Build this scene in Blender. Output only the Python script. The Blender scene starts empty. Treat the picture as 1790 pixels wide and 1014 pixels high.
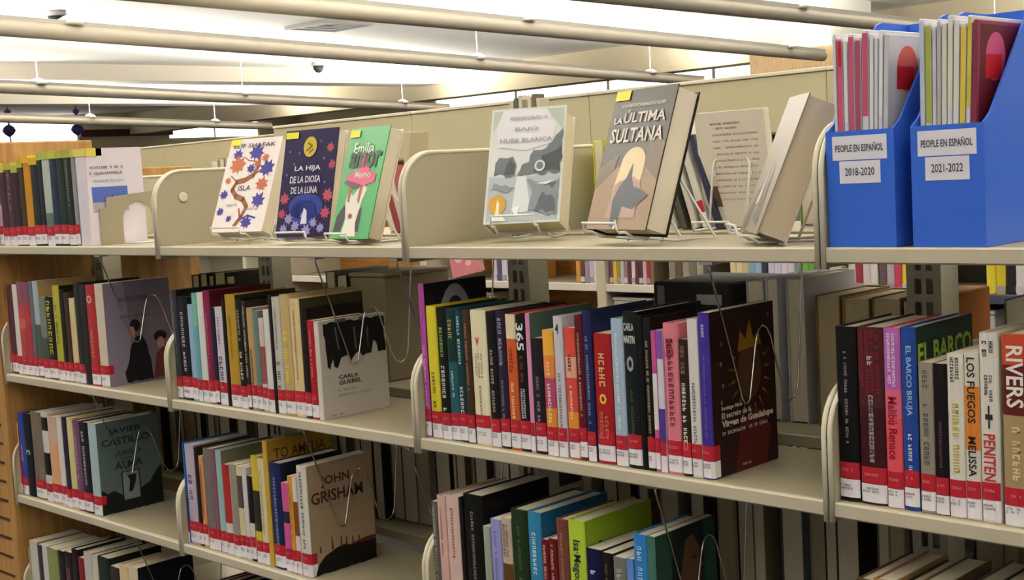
import bpy, math, random
from mathutils import Vector, Matrix

# ------------------------------------------------------------------ camera, light, exposure
H0 = 1.37                       # height of the top shelf above the floor
scene = bpy.context.scene
scene.view_settings.view_transform = 'Standard'
scene.view_settings.look = 'None'
scene.view_settings.exposure = -0.14
scene.view_settings.gamma = 1.0
scene.view_settings.use_curve_mapping = False

cam_data = bpy.data.cameras.new('camera')
cam_data.sensor_width = 36.0
cam_data.lens = 2300.0 / 1790.0 * 36.0
cam_data.clip_start = 0.05
cam_data.clip_end = 200
cam = bpy.data.objects.new('camera', cam_data)
scene.collection.objects.link(cam)
cam.location = (1.01700, -1.66505, H0 + 0.13568)
cam.rotation_euler = (1.48022, 0.05558, 0.77691)
scene.camera = cam

world = bpy.data.worlds.new('world')
scene.world = world
world.use_nodes = True
world.node_tree.nodes['Background'].inputs[0].default_value = (0.97, 0.97, 1.0, 1)
world.node_tree.nodes['Background'].inputs[1].default_value = 0.36

TUBE_POWER = 46.0               # watts per metre of each suspended uplight

# ------------------------------------------------------------------ helpers
C = scene.collection
random.seed(7)
V = Vector


def lin(c):
    c = c.lstrip('#')
    o = []
    for i in (0, 2, 4):
        v = int(c[i:i + 2], 16) / 255.0
        o.append(v / 12.92 if v <= 0.04045 else ((v + 0.055) / 1.055) ** 2.4)
    return (o[0], o[1], o[2], 1.0)


MATS = {}


def mat(color, rough=0.5, metal=0.0, noise=0.0, scale=40.0, emit=0.0, coat=0.0):
    key = (color, rough, metal, noise, scale, emit, coat)
    if key in MATS:
        return MATS[key]
    m = bpy.data.materials.new('paint_' + color.lstrip('#'))
    m.use_nodes = True
    nt = m.node_tree
    b = nt.nodes['Principled BSDF']
    b.inputs['Base Color'].default_value = lin(color)
    b.inputs['Roughness'].default_value = rough
    b.inputs['Metallic'].default_value = metal
    if not metal:
        b.inputs['Specular IOR Level'].default_value = 0.28
    if coat:
        b.inputs['Coat Weight'].default_value = coat
        b.inputs['Coat Roughness'].default_value = 0.15
    if emit:
        b.inputs['Emission Color'].default_value = lin(color)
        b.inputs['Emission Strength'].default_value = emit
    if noise:
        tc = nt.nodes.new('ShaderNodeTexCoord')
        n = nt.nodes.new('ShaderNodeTexNoise')
        n.inputs['Scale'].default_value = scale
        n.inputs['Detail'].default_value = 4
        r = nt.nodes.new('ShaderNodeMix')
        r.data_type = 'RGBA'
        l = lin(color)
        r.inputs['A'].default_value = tuple(max(0, x * (1 - noise)) for x in l[:3]) + (1,)
        r.inputs['B'].default_value = tuple(min(1, x * (1 + noise)) for x in l[:3]) + (1,)
        nt.links.new(tc.outputs['Object'], n.inputs['Vector'])
        nt.links.new(n.outputs['Fac'], r.inputs['Factor'])
        nt.links.new(r.outputs['Result'], b.inputs['Base Color'])
    MATS[key] = m
    return m


def wood(color, dark, axis=(1, 1, 8)):
    key = ('wood', color, dark, axis)
    if key in MATS:
        return MATS[key]
    m = bpy.data.materials.new('oak_wood')
    m.use_nodes = True
    nt = m.node_tree
    b = nt.nodes['Principled BSDF']
    b.inputs['Roughness'].default_value = 0.45
    tc = nt.nodes.new('ShaderNodeTexCoord')
    mp = nt.nodes.new('ShaderNodeMapping')
    mp.inputs['Scale'].default_value = axis
    n = nt.nodes.new('ShaderNodeTexNoise')
    n.inputs['Scale'].default_value = 6
    n.inputs['Detail'].default_value = 8
    n.inputs['Distortion'].default_value = 0.6
    cr = nt.nodes.new('ShaderNodeValToRGB')
    cr.color_ramp.elements[0].position = 0.35
    cr.color_ramp.elements[0].color = lin(dark)
    cr.color_ramp.elements[1].position = 0.65
    cr.color_ramp.elements[1].color = lin(color)
    nt.links.new(tc.outputs['Object'], mp.inputs['Vector'])
    nt.links.new(mp.outputs['Vector'], n.inputs['Vector'])
    nt.links.new(n.outputs['Fac'], cr.inputs['Fac'])
    nt.links.new(cr.outputs['Color'], b.inputs['Base Color'])
    MATS[key] = m
    return m


def pagemat(color='#d9cdb4'):
    """paper block: fine layered streaks across the thickness"""
    key = ('pages', color)
    if key in MATS:
        return MATS[key]
    m = bpy.data.materials.new('page_edges')
    m.use_nodes = True
    nt = m.node_tree
    b = nt.nodes['Principled BSDF']
    b.inputs['Roughness'].default_value = 0.9
    tc = nt.nodes.new('ShaderNodeTexCoord')
    w = nt.nodes.new('ShaderNodeTexNoise')
    mp = nt.nodes.new('ShaderNodeMapping')
    mp.inputs['Scale'].default_value = (900, 6, 6)
    w.inputs['Scale'].default_value = 1.0
    r = nt.nodes.new('ShaderNodeMix')
    r.data_type = 'RGBA'
    l = lin(color)
    r.inputs['A'].default_value = tuple(x * 0.78 for x in l[:3]) + (1,)
    r.inputs['B'].default_value = tuple(min(1, x * 1.12) for x in l[:3]) + (1,)
    nt.links.new(tc.outputs['Object'], mp.inputs['Vector'])
    nt.links.new(mp.outputs['Vector'], w.inputs['Vector'])
    nt.links.new(w.outputs['Fac'], r.inputs['Factor'])
    nt.links.new(r.outputs['Result'], b.inputs['Base Color'])
    MATS[key] = m
    return m


class MB:
    def __init__(self):
        self.v, self.f, self.mi, self.sm = [], [], [], []
        self.cur = 0

    def add(self, vs, fs, smooth=False):
        o = len(self.v)
        self.v += [tuple(p) for p in vs]
        for f in fs:
            self.f.append(tuple(i + o for i in f))
            self.mi.append(self.cur)
            self.sm.append(smooth)
        return self

    def box(self, x0, x1, y0, y1, z0, z1):
        vs = [(x, y, z) for z in (z0, z1) for y in (y0, y1) for x in (x0, x1)]
        return self.add(vs, [(0, 2, 3, 1), (4, 5, 7, 6), (0, 1, 5, 4), (2, 6, 7, 3), (0, 4, 6, 2), (1, 3, 7, 5)])

    def bbox(self, x0, x1, y0, y1, z0, z1, b=0.003):
        """box with chamfered vertical and horizontal edges (24 corners)"""
        vs, idx = [], {}
        c = ((x0, x1), (y0, y1), (z0, z1))
        for ix in (0, 1):
            for iy in (0, 1):
                for iz in (0, 1):
                    for a in range(3):
                        p = [c[0][ix], c[1][iy], c[2][iz]]
                        for k, i in enumerate((ix, iy, iz)):
                            if k != a:
                                p[k] += b if i == 0 else -b
                        idx[(ix, iy, iz, a)] = len(vs)
                        vs.append(tuple(p))
        fs = []
        for a in range(3):
            o = [k for k in range(3) if k != a]
            for s in (0, 1):
                ring = []
                for (p, q) in ((0, 0), (1, 0), (1, 1), (0, 1)):
                    k = [0, 0, 0]
                    k[a] = s
                    k[o[0]] = p
                    k[o[1]] = q
                    ring.append(idx[(k[0], k[1], k[2], a)])
                fs.append(ring if (s == 1) == (a != 1) else ring[::-1])
        for a in range(3):      # edges along axis a
            o = [k for k in range(3) if k != a]
            for p in (0, 1):
                for q in (0, 1):
                    r = []
                    for s, ax in ((0, o[0]), (1, o[0]), (1, o[1]), (0, o[1])):
                        k = [0, 0, 0]
                        k[a] = s
                        k[o[0]] = p
                        k[o[1]] = q
                        r.append(idx[(k[0], k[1], k[2], ax)])
                    fs.append(r)
        for ix in (0, 1):
            for iy in (0, 1):
                for iz in (0, 1):
                    fs.append([idx[(ix, iy, iz, a)] for a in range(3)])
        return self.add(vs, fs)

    def prism(self, pts, a0, a1, axis='x'):
        """polygon pts (two coords) extruded along axis between a0 and a1"""
        n = len(pts)

        def P(p, a):
            if axis == 'x':
                return (a, p[0], p[1])
            if axis == 'y':
                return (p[0], a, p[1])
            return (p[0], p[1], a)
        vs = [P(p, a0) for p in pts] + [P(p, a1) for p in pts]
        fs = [tuple(range(n)), tuple(range(2 * n - 1, n - 1, -1))]
        fs += [(i, (i + 1) % n + 0, (i + 1) % n + n, i + n) for i in range(n)]
        return self.add(vs, fs)

    def tube(self, pts, r, n=8, closed=False):
        pts = [V(p) for p in pts]
        vs, fs = [], []
        m = len(pts)
        prev = None
        for i, p in enumerate(pts):
            a = pts[i - 1] if i > 0 else (pts[-1] if closed else p)
            b = pts[(i + 1) % m] if (i < m - 1 or closed) else p
            t = (b - a).normalized()
            if prev is None:
                u = t.orthogonal().normalized()
            else:
                u = (prev - t * prev.dot(t)).normalized()
            prev = u
            w = t.cross(u)
            for k in range(n):
                an = 2 * math.pi * k / n
                vs.append(p + (u * math.cos(an) + w * math.sin(an)) * r)
        for i in range(m if closed else m - 1):
            j = (i + 1) % m
            for k in range(n):
                l = (k + 1) % n
                fs.append((i * n + k, i * n + l, j * n + l, j * n + k))
        if not closed:
            fs.append(tuple(range(n - 1, -1, -1)))
            fs.append(tuple((m - 1) * n + k for k in range(n)))
        return self.add(vs, fs, True)

    def lathe(self, prof, cx=0, cy=0, n=16):
        vs, fs = [], []
        for (r, z) in prof:
            for k in range(n):
                a = 2 * math.pi * k / n
                vs.append((cx + r * math.cos(a), cy + r * math.sin(a), z))
        for i in range(len(prof) - 1):
            for k in range(n):
                l = (k + 1) % n
                fs.append((i * n + k, i * n + l, (i + 1) * n + l, (i + 1) * n + k))
        fs.append(tuple(range(n - 1, -1, -1)))
        fs.append(tuple((len(prof) - 1) * n + k for k in range(n)))
        return self.add(vs, fs, True)

    def mesh(self, name):
        me = bpy.data.meshes.new(name)
        me.from_pydata(self.v, [], self.f)
        me.polygons.foreach_set('material_index', self.mi)
        me.polygons.foreach_set('use_smooth', self.sm)
        me.update()
        return me

    def build(self, name, mats, parent=None):
        me = self.mesh(name)
        for m in (mats if isinstance(mats, (list, tuple)) else [mats]):
            me.materials.append(m)
        return link(name, me, parent)


def link(name, me, parent=None):
    o = bpy.data.objects.new(name, me)
    C.objects.link(o)
    if parent is not None:
        o.parent = parent
    return o


def tag(o, label=None, cat=None, group=None, kind=None):
    if label:
        o['label'] = label
    if cat:
        o['category'] = cat
    if group:
        o['group'] = group
    if kind:
        o['kind'] = kind
    return o


def thing(name, label, cat, loc=(0, 0, 0), group=None, rz=0.0):
    o = bpy.data.objects.new(name, None)
    o.empty_display_size = 0.05
    C.objects.link(o)
    o.location = loc
    o.rotation_euler = (0, 0, rz)
    return tag(o, label, cat, group)


def struct(name, mb, m):
    return tag(mb.build(name, m), kind='structure')


ORD = ['first', 'second', 'third', 'fourth', 'fifth', 'sixth', 'seventh', 'eighth', 'ninth', 'tenth', 'eleventh',
       'twelfth', 'thirteenth', 'fourteenth', 'fifteenth', 'sixteenth', 'seventeenth', 'eighteenth', 'nineteenth',
       'twentieth', 'twenty-first', 'twenty-second', 'twenty-third', 'twenty-fourth', 'twenty-fifth', 'twenty-sixth',
       'twenty-seventh', 'twenty-eighth', 'twenty-ninth', 'thirtieth'] + ['%dth' % i for i in range(31, 90)]

# lettering: font outline -> flat mesh, fitted into a box
_TXT = {}


def text_geo(body, bold=0.0):
    k = (body, bold)
    if k not in _TXT:
        cu = bpy.data.curves.new('lettering', 'FONT')
        cu.body = body
        cu.size = 1.0
        cu.resolution_u = 2
        cu.offset = bold
        ob = bpy.data.objects.new('lettering', cu)
        me = bpy.data.meshes.new_from_object(ob)
        vs = [v.co.copy() for v in me.vertices]
        fs = [tuple(p.vertices) for p in me.polygons]
        bpy.data.objects.remove(ob)
        bpy.data.curves.remove(cu)
        bpy.data.meshes.remove(me)
        x0 = min(v.x for v in vs)
        x1 = max(v.x for v in vs)
        y0 = min(v.y for v in vs)
        y1 = max(v.y for v in vs)
        _TXT[k] = ([((v.x - x0) / (x1 - x0), (v.y - y0) / (y1 - y0)) for v in vs], fs)
    return _TXT[k]


class Frame:
    """a flat printed face: u to the reader's right, v up, n outwards; lengths in metres"""

    def __init__(self, o, u, v):
        self.o, self.u, self.v = V(o), V(u), V(v)
        self.n = self.u.cross(self.v).normalized()

    def pt(self, a, b, lift):
        return self.o + self.u * a + self.v * b + self.n * lift


def add_text(mb, fr, body, u0, u1, v0, v1, lift=0.0006, turn=0, bold=0.02):
    """letters filling the box (fractions of the face); turn=1 runs top to bottom, -1 bottom to top"""
    pts, fs = text_geo(body, bold)
    vs = []
    for (a, b) in pts:
        if turn == 1:
            s, t = u0 + (u1 - u0) * b, v1 - (v1 - v0) * a
        elif turn == -1:
            s, t = u1 - (u1 - u0) * b, v0 + (v1 - v0) * a
        else:
            s, t = u0 + (u1 - u0) * a, v0 + (v1 - v0) * b
        vs.append(fr.pt(s, t, lift))
    mb.add(vs, fs)


def add_bars(mb, fr, u0, u1, v0, v1, rows=1, vertical=False, lift=0.0006, rnd=None):
    """rows of small letter-like strokes where the print is too small to read"""
    rnd = rnd or random
    L = (v1 - v0) * fr.v.length if vertical else (u1 - u0) * fr.u.length
    W = ((u1 - u0) * fr.u.length if vertical else (v1 - v0) * fr.v.length) / rows
    cell = max(W * 0.62, 0.0014)

    def quad(r, a0, a1, b0, b1):
        """a along the line of print (metres), b across it (0 foot .. 1 head)"""
        a0, a1 = a0 / L, min(1.0, a1 / L)
        if vertical:
            c = [(u0 + (u1 - u0) * (r + x) / rows, v1 - (v1 - v0) * y) for x, y in ((b0, a0), (b0, a1), (b1, a1), (b1, a0))]
        else:
            c = [(u0 + (u1 - u0) * y, v1 - (v1 - v0) * (r + 1 - x) / rows) for x, y in ((b0, a0), (b0, a1), (b1, a1), (b1, a0))]
        mb.add([fr.pt(p, q, lift) for p, q in c], [(0, 1, 2, 3)])
    for r in range(rows):
        s = 0.0
        while s < L - cell * 0.7:
            if rnd.random() > 0.12:
                w = cell * rnd.uniform(0.6, 0.78)
                k = w * 0.3
                f, hd = 0.16, 0.84
                t = rnd.randrange(6)
                quad(r, s, s + k, f, hd)
                if t in (0, 1, 4):
                    quad(r, s + w - k, s + w, f, hd)
                if t in (1, 2, 3):
                    quad(r, s + k, s + w, hd - 0.17, hd)
                if t in (2, 4, 5):
                    quad(r, s + k, s + w - (k if t == 4 else 0), 0.42, 0.58)
                if t in (2, 3, 5):
                    quad(r, s + k, s + w, f, f + 0.17)
            s += cell


def add_poly(mb, fr, pts, lift=0.0004):
    mb.add([fr.pt(a, b, lift) for a, b in pts], [tuple(range(len(pts)))])


def ell(cx, cy, rx, ry, n=20, a0=0.0, a1=2 * math.pi):
    return [(cx + rx * math.cos(a0 + (a1 - a0) * i / n), cy + ry * math.sin(a0 + (a1 - a0) * i / n)) for i in range(n)]


def rect(u0, u1, v0, v1):
    return [(u0, v0), (u1, v0), (u1, v1), (u0, v1)]


def leaf(cx, cy, s, ang, asp=1.5, n=5):
    """lobed leaf outline"""
    P = [(0.0, -1.0), (0.12, -0.55), (0.6, -0.75), (0.55, -0.35), (1.0, -0.05), (0.6, 0.12), (0.72, 0.62), (0.3, 0.42), (0.0, 1.0),
         (-0.28, 0.42), (-0.74, 0.58), (-0.58, 0.12), (-0.98, -0.1), (-0.52, -0.35), (-0.58, -0.72), (-0.12, -0.55)]
    ca, sa = math.cos(ang - 0.5), math.sin(ang - 0.5)
    return [(cx + s * (x * ca - y * sa), cy + s * (x * sa + y * ca) / asp) for x, y in P]


def ragged(pts, seg=0.05, amp=0.018, seed=1):
    """the same outline with a torn, natural edge"""
    rr = random.Random(seed)
    out = []
    for (a, b) in zip(pts, pts[1:] + pts[:1]):
        L = math.hypot(b[0] - a[0], b[1] - a[1])
        n = max(1, int(L / seg))
        nx, ny = -(b[1] - a[1]) / max(L, 1e-6), (b[0] - a[0]) / max(L, 1e-6)
        for i in range(n):
            f = i / n
            o = rr.uniform(-amp, amp) if i else 0.0
            out.append((min(1, max(0, a[0] + (b[0] - a[0]) * f + nx * o)), min(1, max(0, a[1] + (b[1] - a[1]) * f + ny * o))))
    return out


def stroke(path, w):
    """outline polygons of a thick line"""
    q = []
    for (a, b) in zip(path[:-1], path[1:]):
        d = (V((b[0] - a[0], b[1] - a[1], 0))).normalized()
        nx, ny = -d.y * w / 2, d.x * w / 2
        ex, ey = d.x * w * 0.3, d.y * w * 0.3
        q.append([(a[0] - nx - ex, a[1] - ny - ey), (b[0] - nx + ex, b[1] - ny + ey), (b[0] + nx + ex, b[1] + ny + ey), (a[0] + nx - ex, a[1] + ny - ey)])
    return q


JOINED = ('branch', 'core', 'crown', 'treeline', 'small_print', 'stars')


def print_part(parent, fr, name, color, items, lift=0.0005, rough=0.5, xf=None):
    """printed layer: items are polygons or ('t', text, u0,u1,v0,v1[,turn]) or ('b', u0,u1,v0,v1,rows[,vertical]);
    every item becomes a piece of its own, except fine linework"""
    joined = any(j in name for j in JOINED)
    mb = MB()
    for n, it in enumerate(items):
        if it[0] == 't':
            add_text(mb, fr, it[1], it[2], it[3], it[4], it[5], lift, it[6] if len(it) > 6 else 0, it[7] if len(it) > 7 else 0.02)
        elif it[0] == 'b':
            add_bars(mb, fr, it[1], it[2], it[3], it[4], it[5], it[6] if len(it) > 6 else False, lift)
        else:
            add_poly(mb, fr, it, lift)
        if not joined or n == len(items) - 1:
            if xf is not None:
                mb.v = [tuple(xf @ V(p)) for p in mb.v]
            o = mb.build(name, mat(color, rough), parent)
            if joined:
                o['kind'] = 'stuff'
            mb = MB()


# ------------------------------------------------------------------ the room
FLOOR_M = mat('#302c28', 0.95, noise=0.25, scale=120)
CEIL_M = mat('#f1ede2', 0.9, noise=0.03, scale=3)
WALL_M = mat('#cdbf9c', 0.8, noise=0.04, scale=2)
BEIGE = mat('#b3aa95', 0.42, noise=0.035, scale=9)
DECK_M = mat('#988f77', 0.4, noise=0.04, scale=7)
PLATE_M = mat('#aba389', 0.42, noise=0.03, scale=7)
BEIGE_LT = mat('#d6ceb8', 0.38)
POST_M = mat('#aaa48e', 0.45, noise=0.04, scale=12)
OAK = wood('#b0854a', '#946a36', (8, 8, 0.7))
OAK_D = wood('#8a5a2a', '#6e441c', (0.7, 8, 8))
CHROME = mat('#c9c6be', 0.22, 1.0)
WIRE_W = mat('#e6e4de', 0.3)
DARK = mat('#1b1a19', 0.6)

ZC = H0 + 2.2
struct('floor', MB().box(-31, 8, -7, 22, -0.12, 0.0), FLOOR_M)
struct('ceiling', MB().box(-31, 8, -7, 22, ZC, ZC + 0.12), CEIL_M)

# far wall with a strip of high windows
mb = MB()
mb.box(-31, 8, 22.0, 22.2, 0, H0 + 1.45)
mb.box(-31, 8, 22.0, 22.2, H0 + 2.12, ZC)
mb.box(-31, -25, 22.0, 22.2, H0 + 1.45, H0 + 2.12)
mb.box(-7, 8, 22.0, 22.2, H0 + 1.45, H0 + 2.12)
struct('wall_back', mb, WALL_M)
DAY = mat('#fdfcff', 0.5, emit=3.0)
FR_M = mat('#d8d4cc', 0.5)
k = 1
for i in range(6):
    a = -25 + i * 3.0
    w = thing('window_%d' % k, None, None, (a + 1.5, 22.06, H0 + 1.785))
    tag(w, kind='structure')
    MB().box(-1.46, 1.46, 0, 0.02, -0.31, 0.31).build('pane', DAY, w)
    f = MB()
    f.box(-1.5, 1.5, -0.03, 0.05, -0.335, -0.30)
    f.box(-1.5, 1.5, -0.03, 0.05, 0.30, 0.335)
    f.box(-1.5, -1.46, -0.03, 0.05, -0.30, 0.30)
    f.box(1.46, 1.5, -0.03, 0.05, -0.30, 0.30)
    f.build('window_frame', FR_M, w)
    k += 1

# left wall with high windows
mb = MB()
mb.box(-31.2, -31, -7, 22, 0, H0 + 1.5)
mb.box(-31.2, -31, -7, 22, H0 + 2.18, ZC)
mb.box(-31.2, -31, -7, 4, H0 + 1.5, H0 + 2.18)
mb.box(-31.2, -31, 15.0, 17.6, H0 + 1.5, H0 + 2.18)
mb.box(-31.2, -31, 20.6, 22, H0 + 1.5, H0 + 2.18)
struct('wall_left', mb, WALL_M)
for (a, b) in ((4.0, 7.66), (7.66, 11.33), (11.33, 15.0), (17.6, 20.6)):
    w = thing('window_%d' % k, None, None, (-31.06, (a + b) / 2, H0 + 1.84))
    tag(w, kind='structure')
    h = (b - a) / 2
    MB().box(-0.02, 0, -h + 0.04, h - 0.04, -0.30, 0.30).build('pane', DAY, w)
    f = MB()
    for (y0, y1, z0, z1) in ((-h, h, -0.34, -0.30), (-h, h, 0.30, 0.34), (-h, -h + 0.05, -0.3, 0.3), (h - 0.05, h, -0.3, 0.3), (-0.02, 0.02, -0.3, 0.3)):
        f.box(-0.05, 0.04, y0, y1, z0, z1)
    f.build('window_frame', FR_M, w)
    k += 1
struct('trim_1', MB().box(-31.0, -30.9, 15.0, 17.7, H0 + 1.62, H0 + 1.80), mat('#4a2c20', 0.5))

# dropped fascia along the far side and beams running with the lights
struct('trim_2', MB().box(-31, 8, 16.4, 16.9, H0 + 1.66, ZC - 0.002), mat('#cfc2a4', 0.8))
for i, x in enumerate((-18.9, -24.0)):
    struct('trim_%d' % (3 + i), MB().box(x - 0.35, x + 0.35, -7, 16.39, ZC - 0.26, ZC - 0.002), mat('#cdc4b2', 0.8))

# ------------------------------------------------------------------ suspended tube lights
TUBE_M = mat('#aba292', 0.5)
CAP_M = mat('#f4f1ea', 0.4)


def tube_light(label, p0, p1, caps, power):
    a, b = V((p0[0], p0[1], 0)), V((p1[0], p1[1], 0))
    d = b - a
    L = d.length
    t = thing('linear_pendant_light', label, 'light', (p0[0], p0[1], H0 + 1.4), 'suspended tube lights', math.atan2(d.y, d.x))
    m = MB()
    m.tube([(0, 0, 0), (L, 0, 0)], 0.066, 14)
    m.build('tube', TUBE_M, t)
    m = MB()
    m.prism([(-0.035, 0.05), (0.035, 0.05), (0.06, 0.085), (-0.06, 0.085)], 0.02, L - 0.02, 'x')
    m.build('reflector_trough', CAP_M, t)
    for s in caps:
        h = MB().lathe([(0.01, 0.135), (0.05, 0.125), (0.10, 0.09), (0.105, 0.06), (0.07, 0.055)], s, 0, 14).build('hanger_cap', CAP_M, t)
        MB().tube([(s, 0, 0.13), (s, 0, 0.797)], 0.004, 6).build('cable', CAP_M, h)
    la = bpy.data.lights.new('tube_uplight', 'AREA')
    la.shape = 'RECTANGLE'
    la.size = L
    la.size_y = 0.10
    la.energy = TUBE_POWER * power * L
    la.color = (1.0, 0.975, 0.93)
    lo = bpy.data.objects.new('tube_uplight', la)
    C.objects.link(lo)
    lo.parent = t
    lo.location = (L / 2, 0, 0.10)
    lo.rotation_euler = (math.pi, 0, 0)
    return t


def along(p0, p1, y):
    f = (y - p0[1]) / (p1[1] - p0[1])
    return math.hypot(p1[0] - p0[0], p1[1] - p0[1]) * f


TUBES = [
    ('tube light crossing above the upper display books, nearest complete one', (-7.1, -3.0), (-11.9, 16.0), (3.4, 9.27, 14.04), 1.15),
    ('tube light second lowest at left, with two white hanger caps', (-10.6, -3.0), (-17.9, 15.9), (5.65, 9.53, 14.17), 1.5),
    ('tube light slanting across the top middle of the ceiling', (-5.7, -3.0), (-8.27, 13.7), (2.0, 7.0, 12.6), 0.75),
    ('tube light at the top right above the magazine files', (-4.9, -3.0), (-6.0, 15.5), (3.0, 8.91, 13.6), 0.7),
    ('lowest and farthest tube light at left, close to the windows', (-14.0, -3.0), (-23.4, 15.6), (4.0, 9.73, 13.5), 1.7),
    ('unseen tube light added over the aisle to light the shelves', (-1.5, -5.5), (-2.3, 15.0), (-2.0, 4.0, 10.0), 0.85),  # out of view, added overhead so the shelves get light
    ('unseen tube light added beyond the right end of the bookcases', (2.2, -5.5), (1.9, 15.0), (-2.0, 4.0, 10.0), 0.85),  # second unseen tube, also added to light the shelves
]
for lab, p0, p1, caps, pw in TUBES:
    tube_light(lab, p0, p1, [along(p0, p1, y) for y in caps], pw)

# ceiling fittings
t = thing('ceiling_vent', 'square grey air vent in the white ceiling', 'vent', (-13.0, 9.3, ZC))
m = MB()
for s in (0.42, 0.30, 0.18):
    for (x0, x1, y0, y1) in ((-s, s, -s, -s + 0.05), (-s, s, s - 0.05, s), (-s, -s + 0.05, -s + 0.05, s - 0.05), (s - 0.05, s, -s + 0.05, s - 0.05)):
        m.box(x0, x1, y0, y1, -0.05 + (0.42 - s) * 0.1, -0.001)
m.build('louvre_frames', mat('#8f8b84', 0.5), t)
MB().box(-0.40, 0.40, -0.40, 0.40, -0.012, -0.0005).build('backing', mat('#5c5852', 0.6), t)
for lab, x, y in (('small dark ceiling camera dome at the top left', -13.05, 5.5), ('small dark ceiling camera dome between two tube lights', -17.6, 12.6)):
    t = thing('ceiling_camera', lab, 'camera', (x, y, ZC))
    MB().lathe([(0.11, -0.001), (0.12, -0.05), (0.10, -0.06)], 0, 0, 14).build('mount', mat('#8d8a86', 0.5), t)
    MB().lathe([(0.095, -0.06), (0.085, -0.12), (0.05, -0.165), (0.01, -0.18)], 0, 0, 14).build('dome', DARK, t)
t = thing('wooden_bulkhead', 'oak-clad box hanging below the ceiling behind the beige header', 'bulkhead', (-8.95, 14.6, ZC))
m = MB()
m.box(-0.66, 0.66, -0.6, 0.6, -0.95, -0.64)
m.build('oak_cladding', wood('#c9ae84', '#b89468', (8, 8, 1)), t)
MB().box(-0.60, 0.60, -0.54, 0.54, -0.64, -0.001).build('core', CEIL_M, t)
for lab, y in (('dark violet hanging ornament at the far left of the windows', 11.75), ('dark violet hanging ornament beside the dark window trim', 13.4)):
    t = thing('hanging_ornament', lab, 'ornament', (-28, y, ZC))
    MB().tube([(0, 0, -0.001), (0, 0, -0.45)], 0.012, 6).build('cord', mat('#5a5370', 0.6), t)
    MB().lathe([(0.01, -0.05), (0.07, -0.09), (0.075, -0.14), (0.02, -0.2)], 0, 0, 10).build('upper_bead', mat('#57507a', 0.5), t)
    MB().lathe([(0.02, -0.40), (0.11, -0.46), (0.15, -0.54), (0.10, -0.62), (0.02, -0.68)], 0, 0, 12).build('lower_drop', mat('#453f78', 0.5), t)

# ------------------------------------------------------------------ the steel bookcases
BW = 0.914
SH_T = 0.0228
SHELVES = [0.0, -0.374, -0.735, -1.10]          # top surfaces, relative to the top shelf
Y_PIN = 0.285                                    # depth of one face's shelves
YB = 0.66                                        # rear face of the double-sided case


def bracket_mesh(h):
    """end plate of a shelf: rounded upper front corner, with a rolled rim along front and top"""
    r = 0.075
    path = [(0.0, -0.030), (0.0, h - r)]
    path += [(r - r * math.cos(a), h - r + r * math.sin(a)) for a in [math.pi / 2 * i / 8 for i in range(1, 9)]]
    path += [(Y_PIN, h)]
    m = MB()
    m.prism(path + [(Y_PIN, -0.030)], -0.0012, 0.0012, 'x')
    p = MB()
    p.tube([(0.0, y, z) for y, z in path], 0.0042, 6)
    m, p = m.mesh('end_bracket'), p.mesh('bracket_rim')
    m.materials.append(PLATE_M)
    p.materials.append(BEIGE_LT)
    return m, p


BR = {hh: bracket_mesh(hh) for hh in (0.18, 0.172)}

m = MB()
w0, w1 = 0.0068, BW - 0.0068
m.bbox(w0, w1, 0.004, Y_PIN, -SH_T, 0.0, 0.002)
DECK = m.mesh('deck')
DECK.materials.append(DECK_M)
m = MB()
m.bbox(w0, w1, -0.006, 0.0035, -SH_T, 0.0005, 0.0025)
LIP = m.mesh('front_lip')
LIP.materials.append(BEIGE)


def post_mesh():
    m = MB()
    z0, z1 = -H0, 0.03
    for (y0, y1) in ((0.300, 0.306), (0.354, 0.360)):
        for (x0, x1) in ((-0.026, -0.016), (-0.004, 0.004), (0.016, 0.026)):
            m.box(x0, x1, y0, y1, z0, z1)
        z = z0
        while z < z1 - 0.02:
            m.box(-0.016, -0.004, y0, y1, z, z + 0.013)
            m.box(0.004, 0.016, y0, y1, z, z + 0.013)
            z += 0.0254 * 1.5
    m.box(-0.030, -0.026, 0.300, 0.360, z0, z1)
    m.box(0.026, 0.030, 0.300, 0.360, z0, z1)
    m.box(-0.026, 0.026, 0.327, 0.333, z0, z1)
    me = m.mesh('slotted_post')
    me.materials.append(POST_M)
    return me


POST = post_mesh()
BAYS = [(-2.742, 'leftmost steel bookcase bay, next to the oak end panel'),
        (-1.828, 'second steel bookcase bay from left, three bright display books on top'),
        (-0.914, 'third steel bookcase bay from left, widest in view'),
        (0.0, 'right-hand steel bookcase bay holding the blue magazine files')]
for bi, (x0, lab) in enumerate(BAYS):
    bay = thing('bookcase_bay', lab, 'bookcase', (x0, 0, 0), 'double-sided steel bookcase bays')
    for li, z in enumerate(SHELVES):
        for rear in (False, True):
            sh = link('shelf', DECK, bay)
            sh.location = (0, 0, H0 + z)
            lp = link('front_lip', LIP, sh)
            if rear:
                sh.location = (BW, YB, H0 + z)
                sh.rotation_euler = (0, 0, math.pi)
            hh = 0.18 if li == 0 else 0.172
            for sx in (w0 - 0.0018, w1 + 0.0018):
                e = link('end_bracket', BR[hh][0], sh)
                e.location = (sx, -0.006, 0)
                rm = link('bracket_rim', BR[hh][1], sh)
                rm.location = (sx, -0.006, 0)
    for ky in (0.02, YB - 0.032):
        MB().box(w0, w1, ky, ky + 0.012, 0.0, 0.09).build('kick_plate', POST_M, bay)
    if bi == 1:
        o = MB().lathe([(0.010, 0), (0.013, 0.0012), (0.009, 0.003), (0.004, 0.002)], 0, 0, 14).build('bracket_dimple', BEIGE_LT, bay)
        o.location = (w0 + 0.0, 0.07, H0 + 0.115)
        o.rotation_euler = (0, math.pi / 2, 0)
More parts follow.
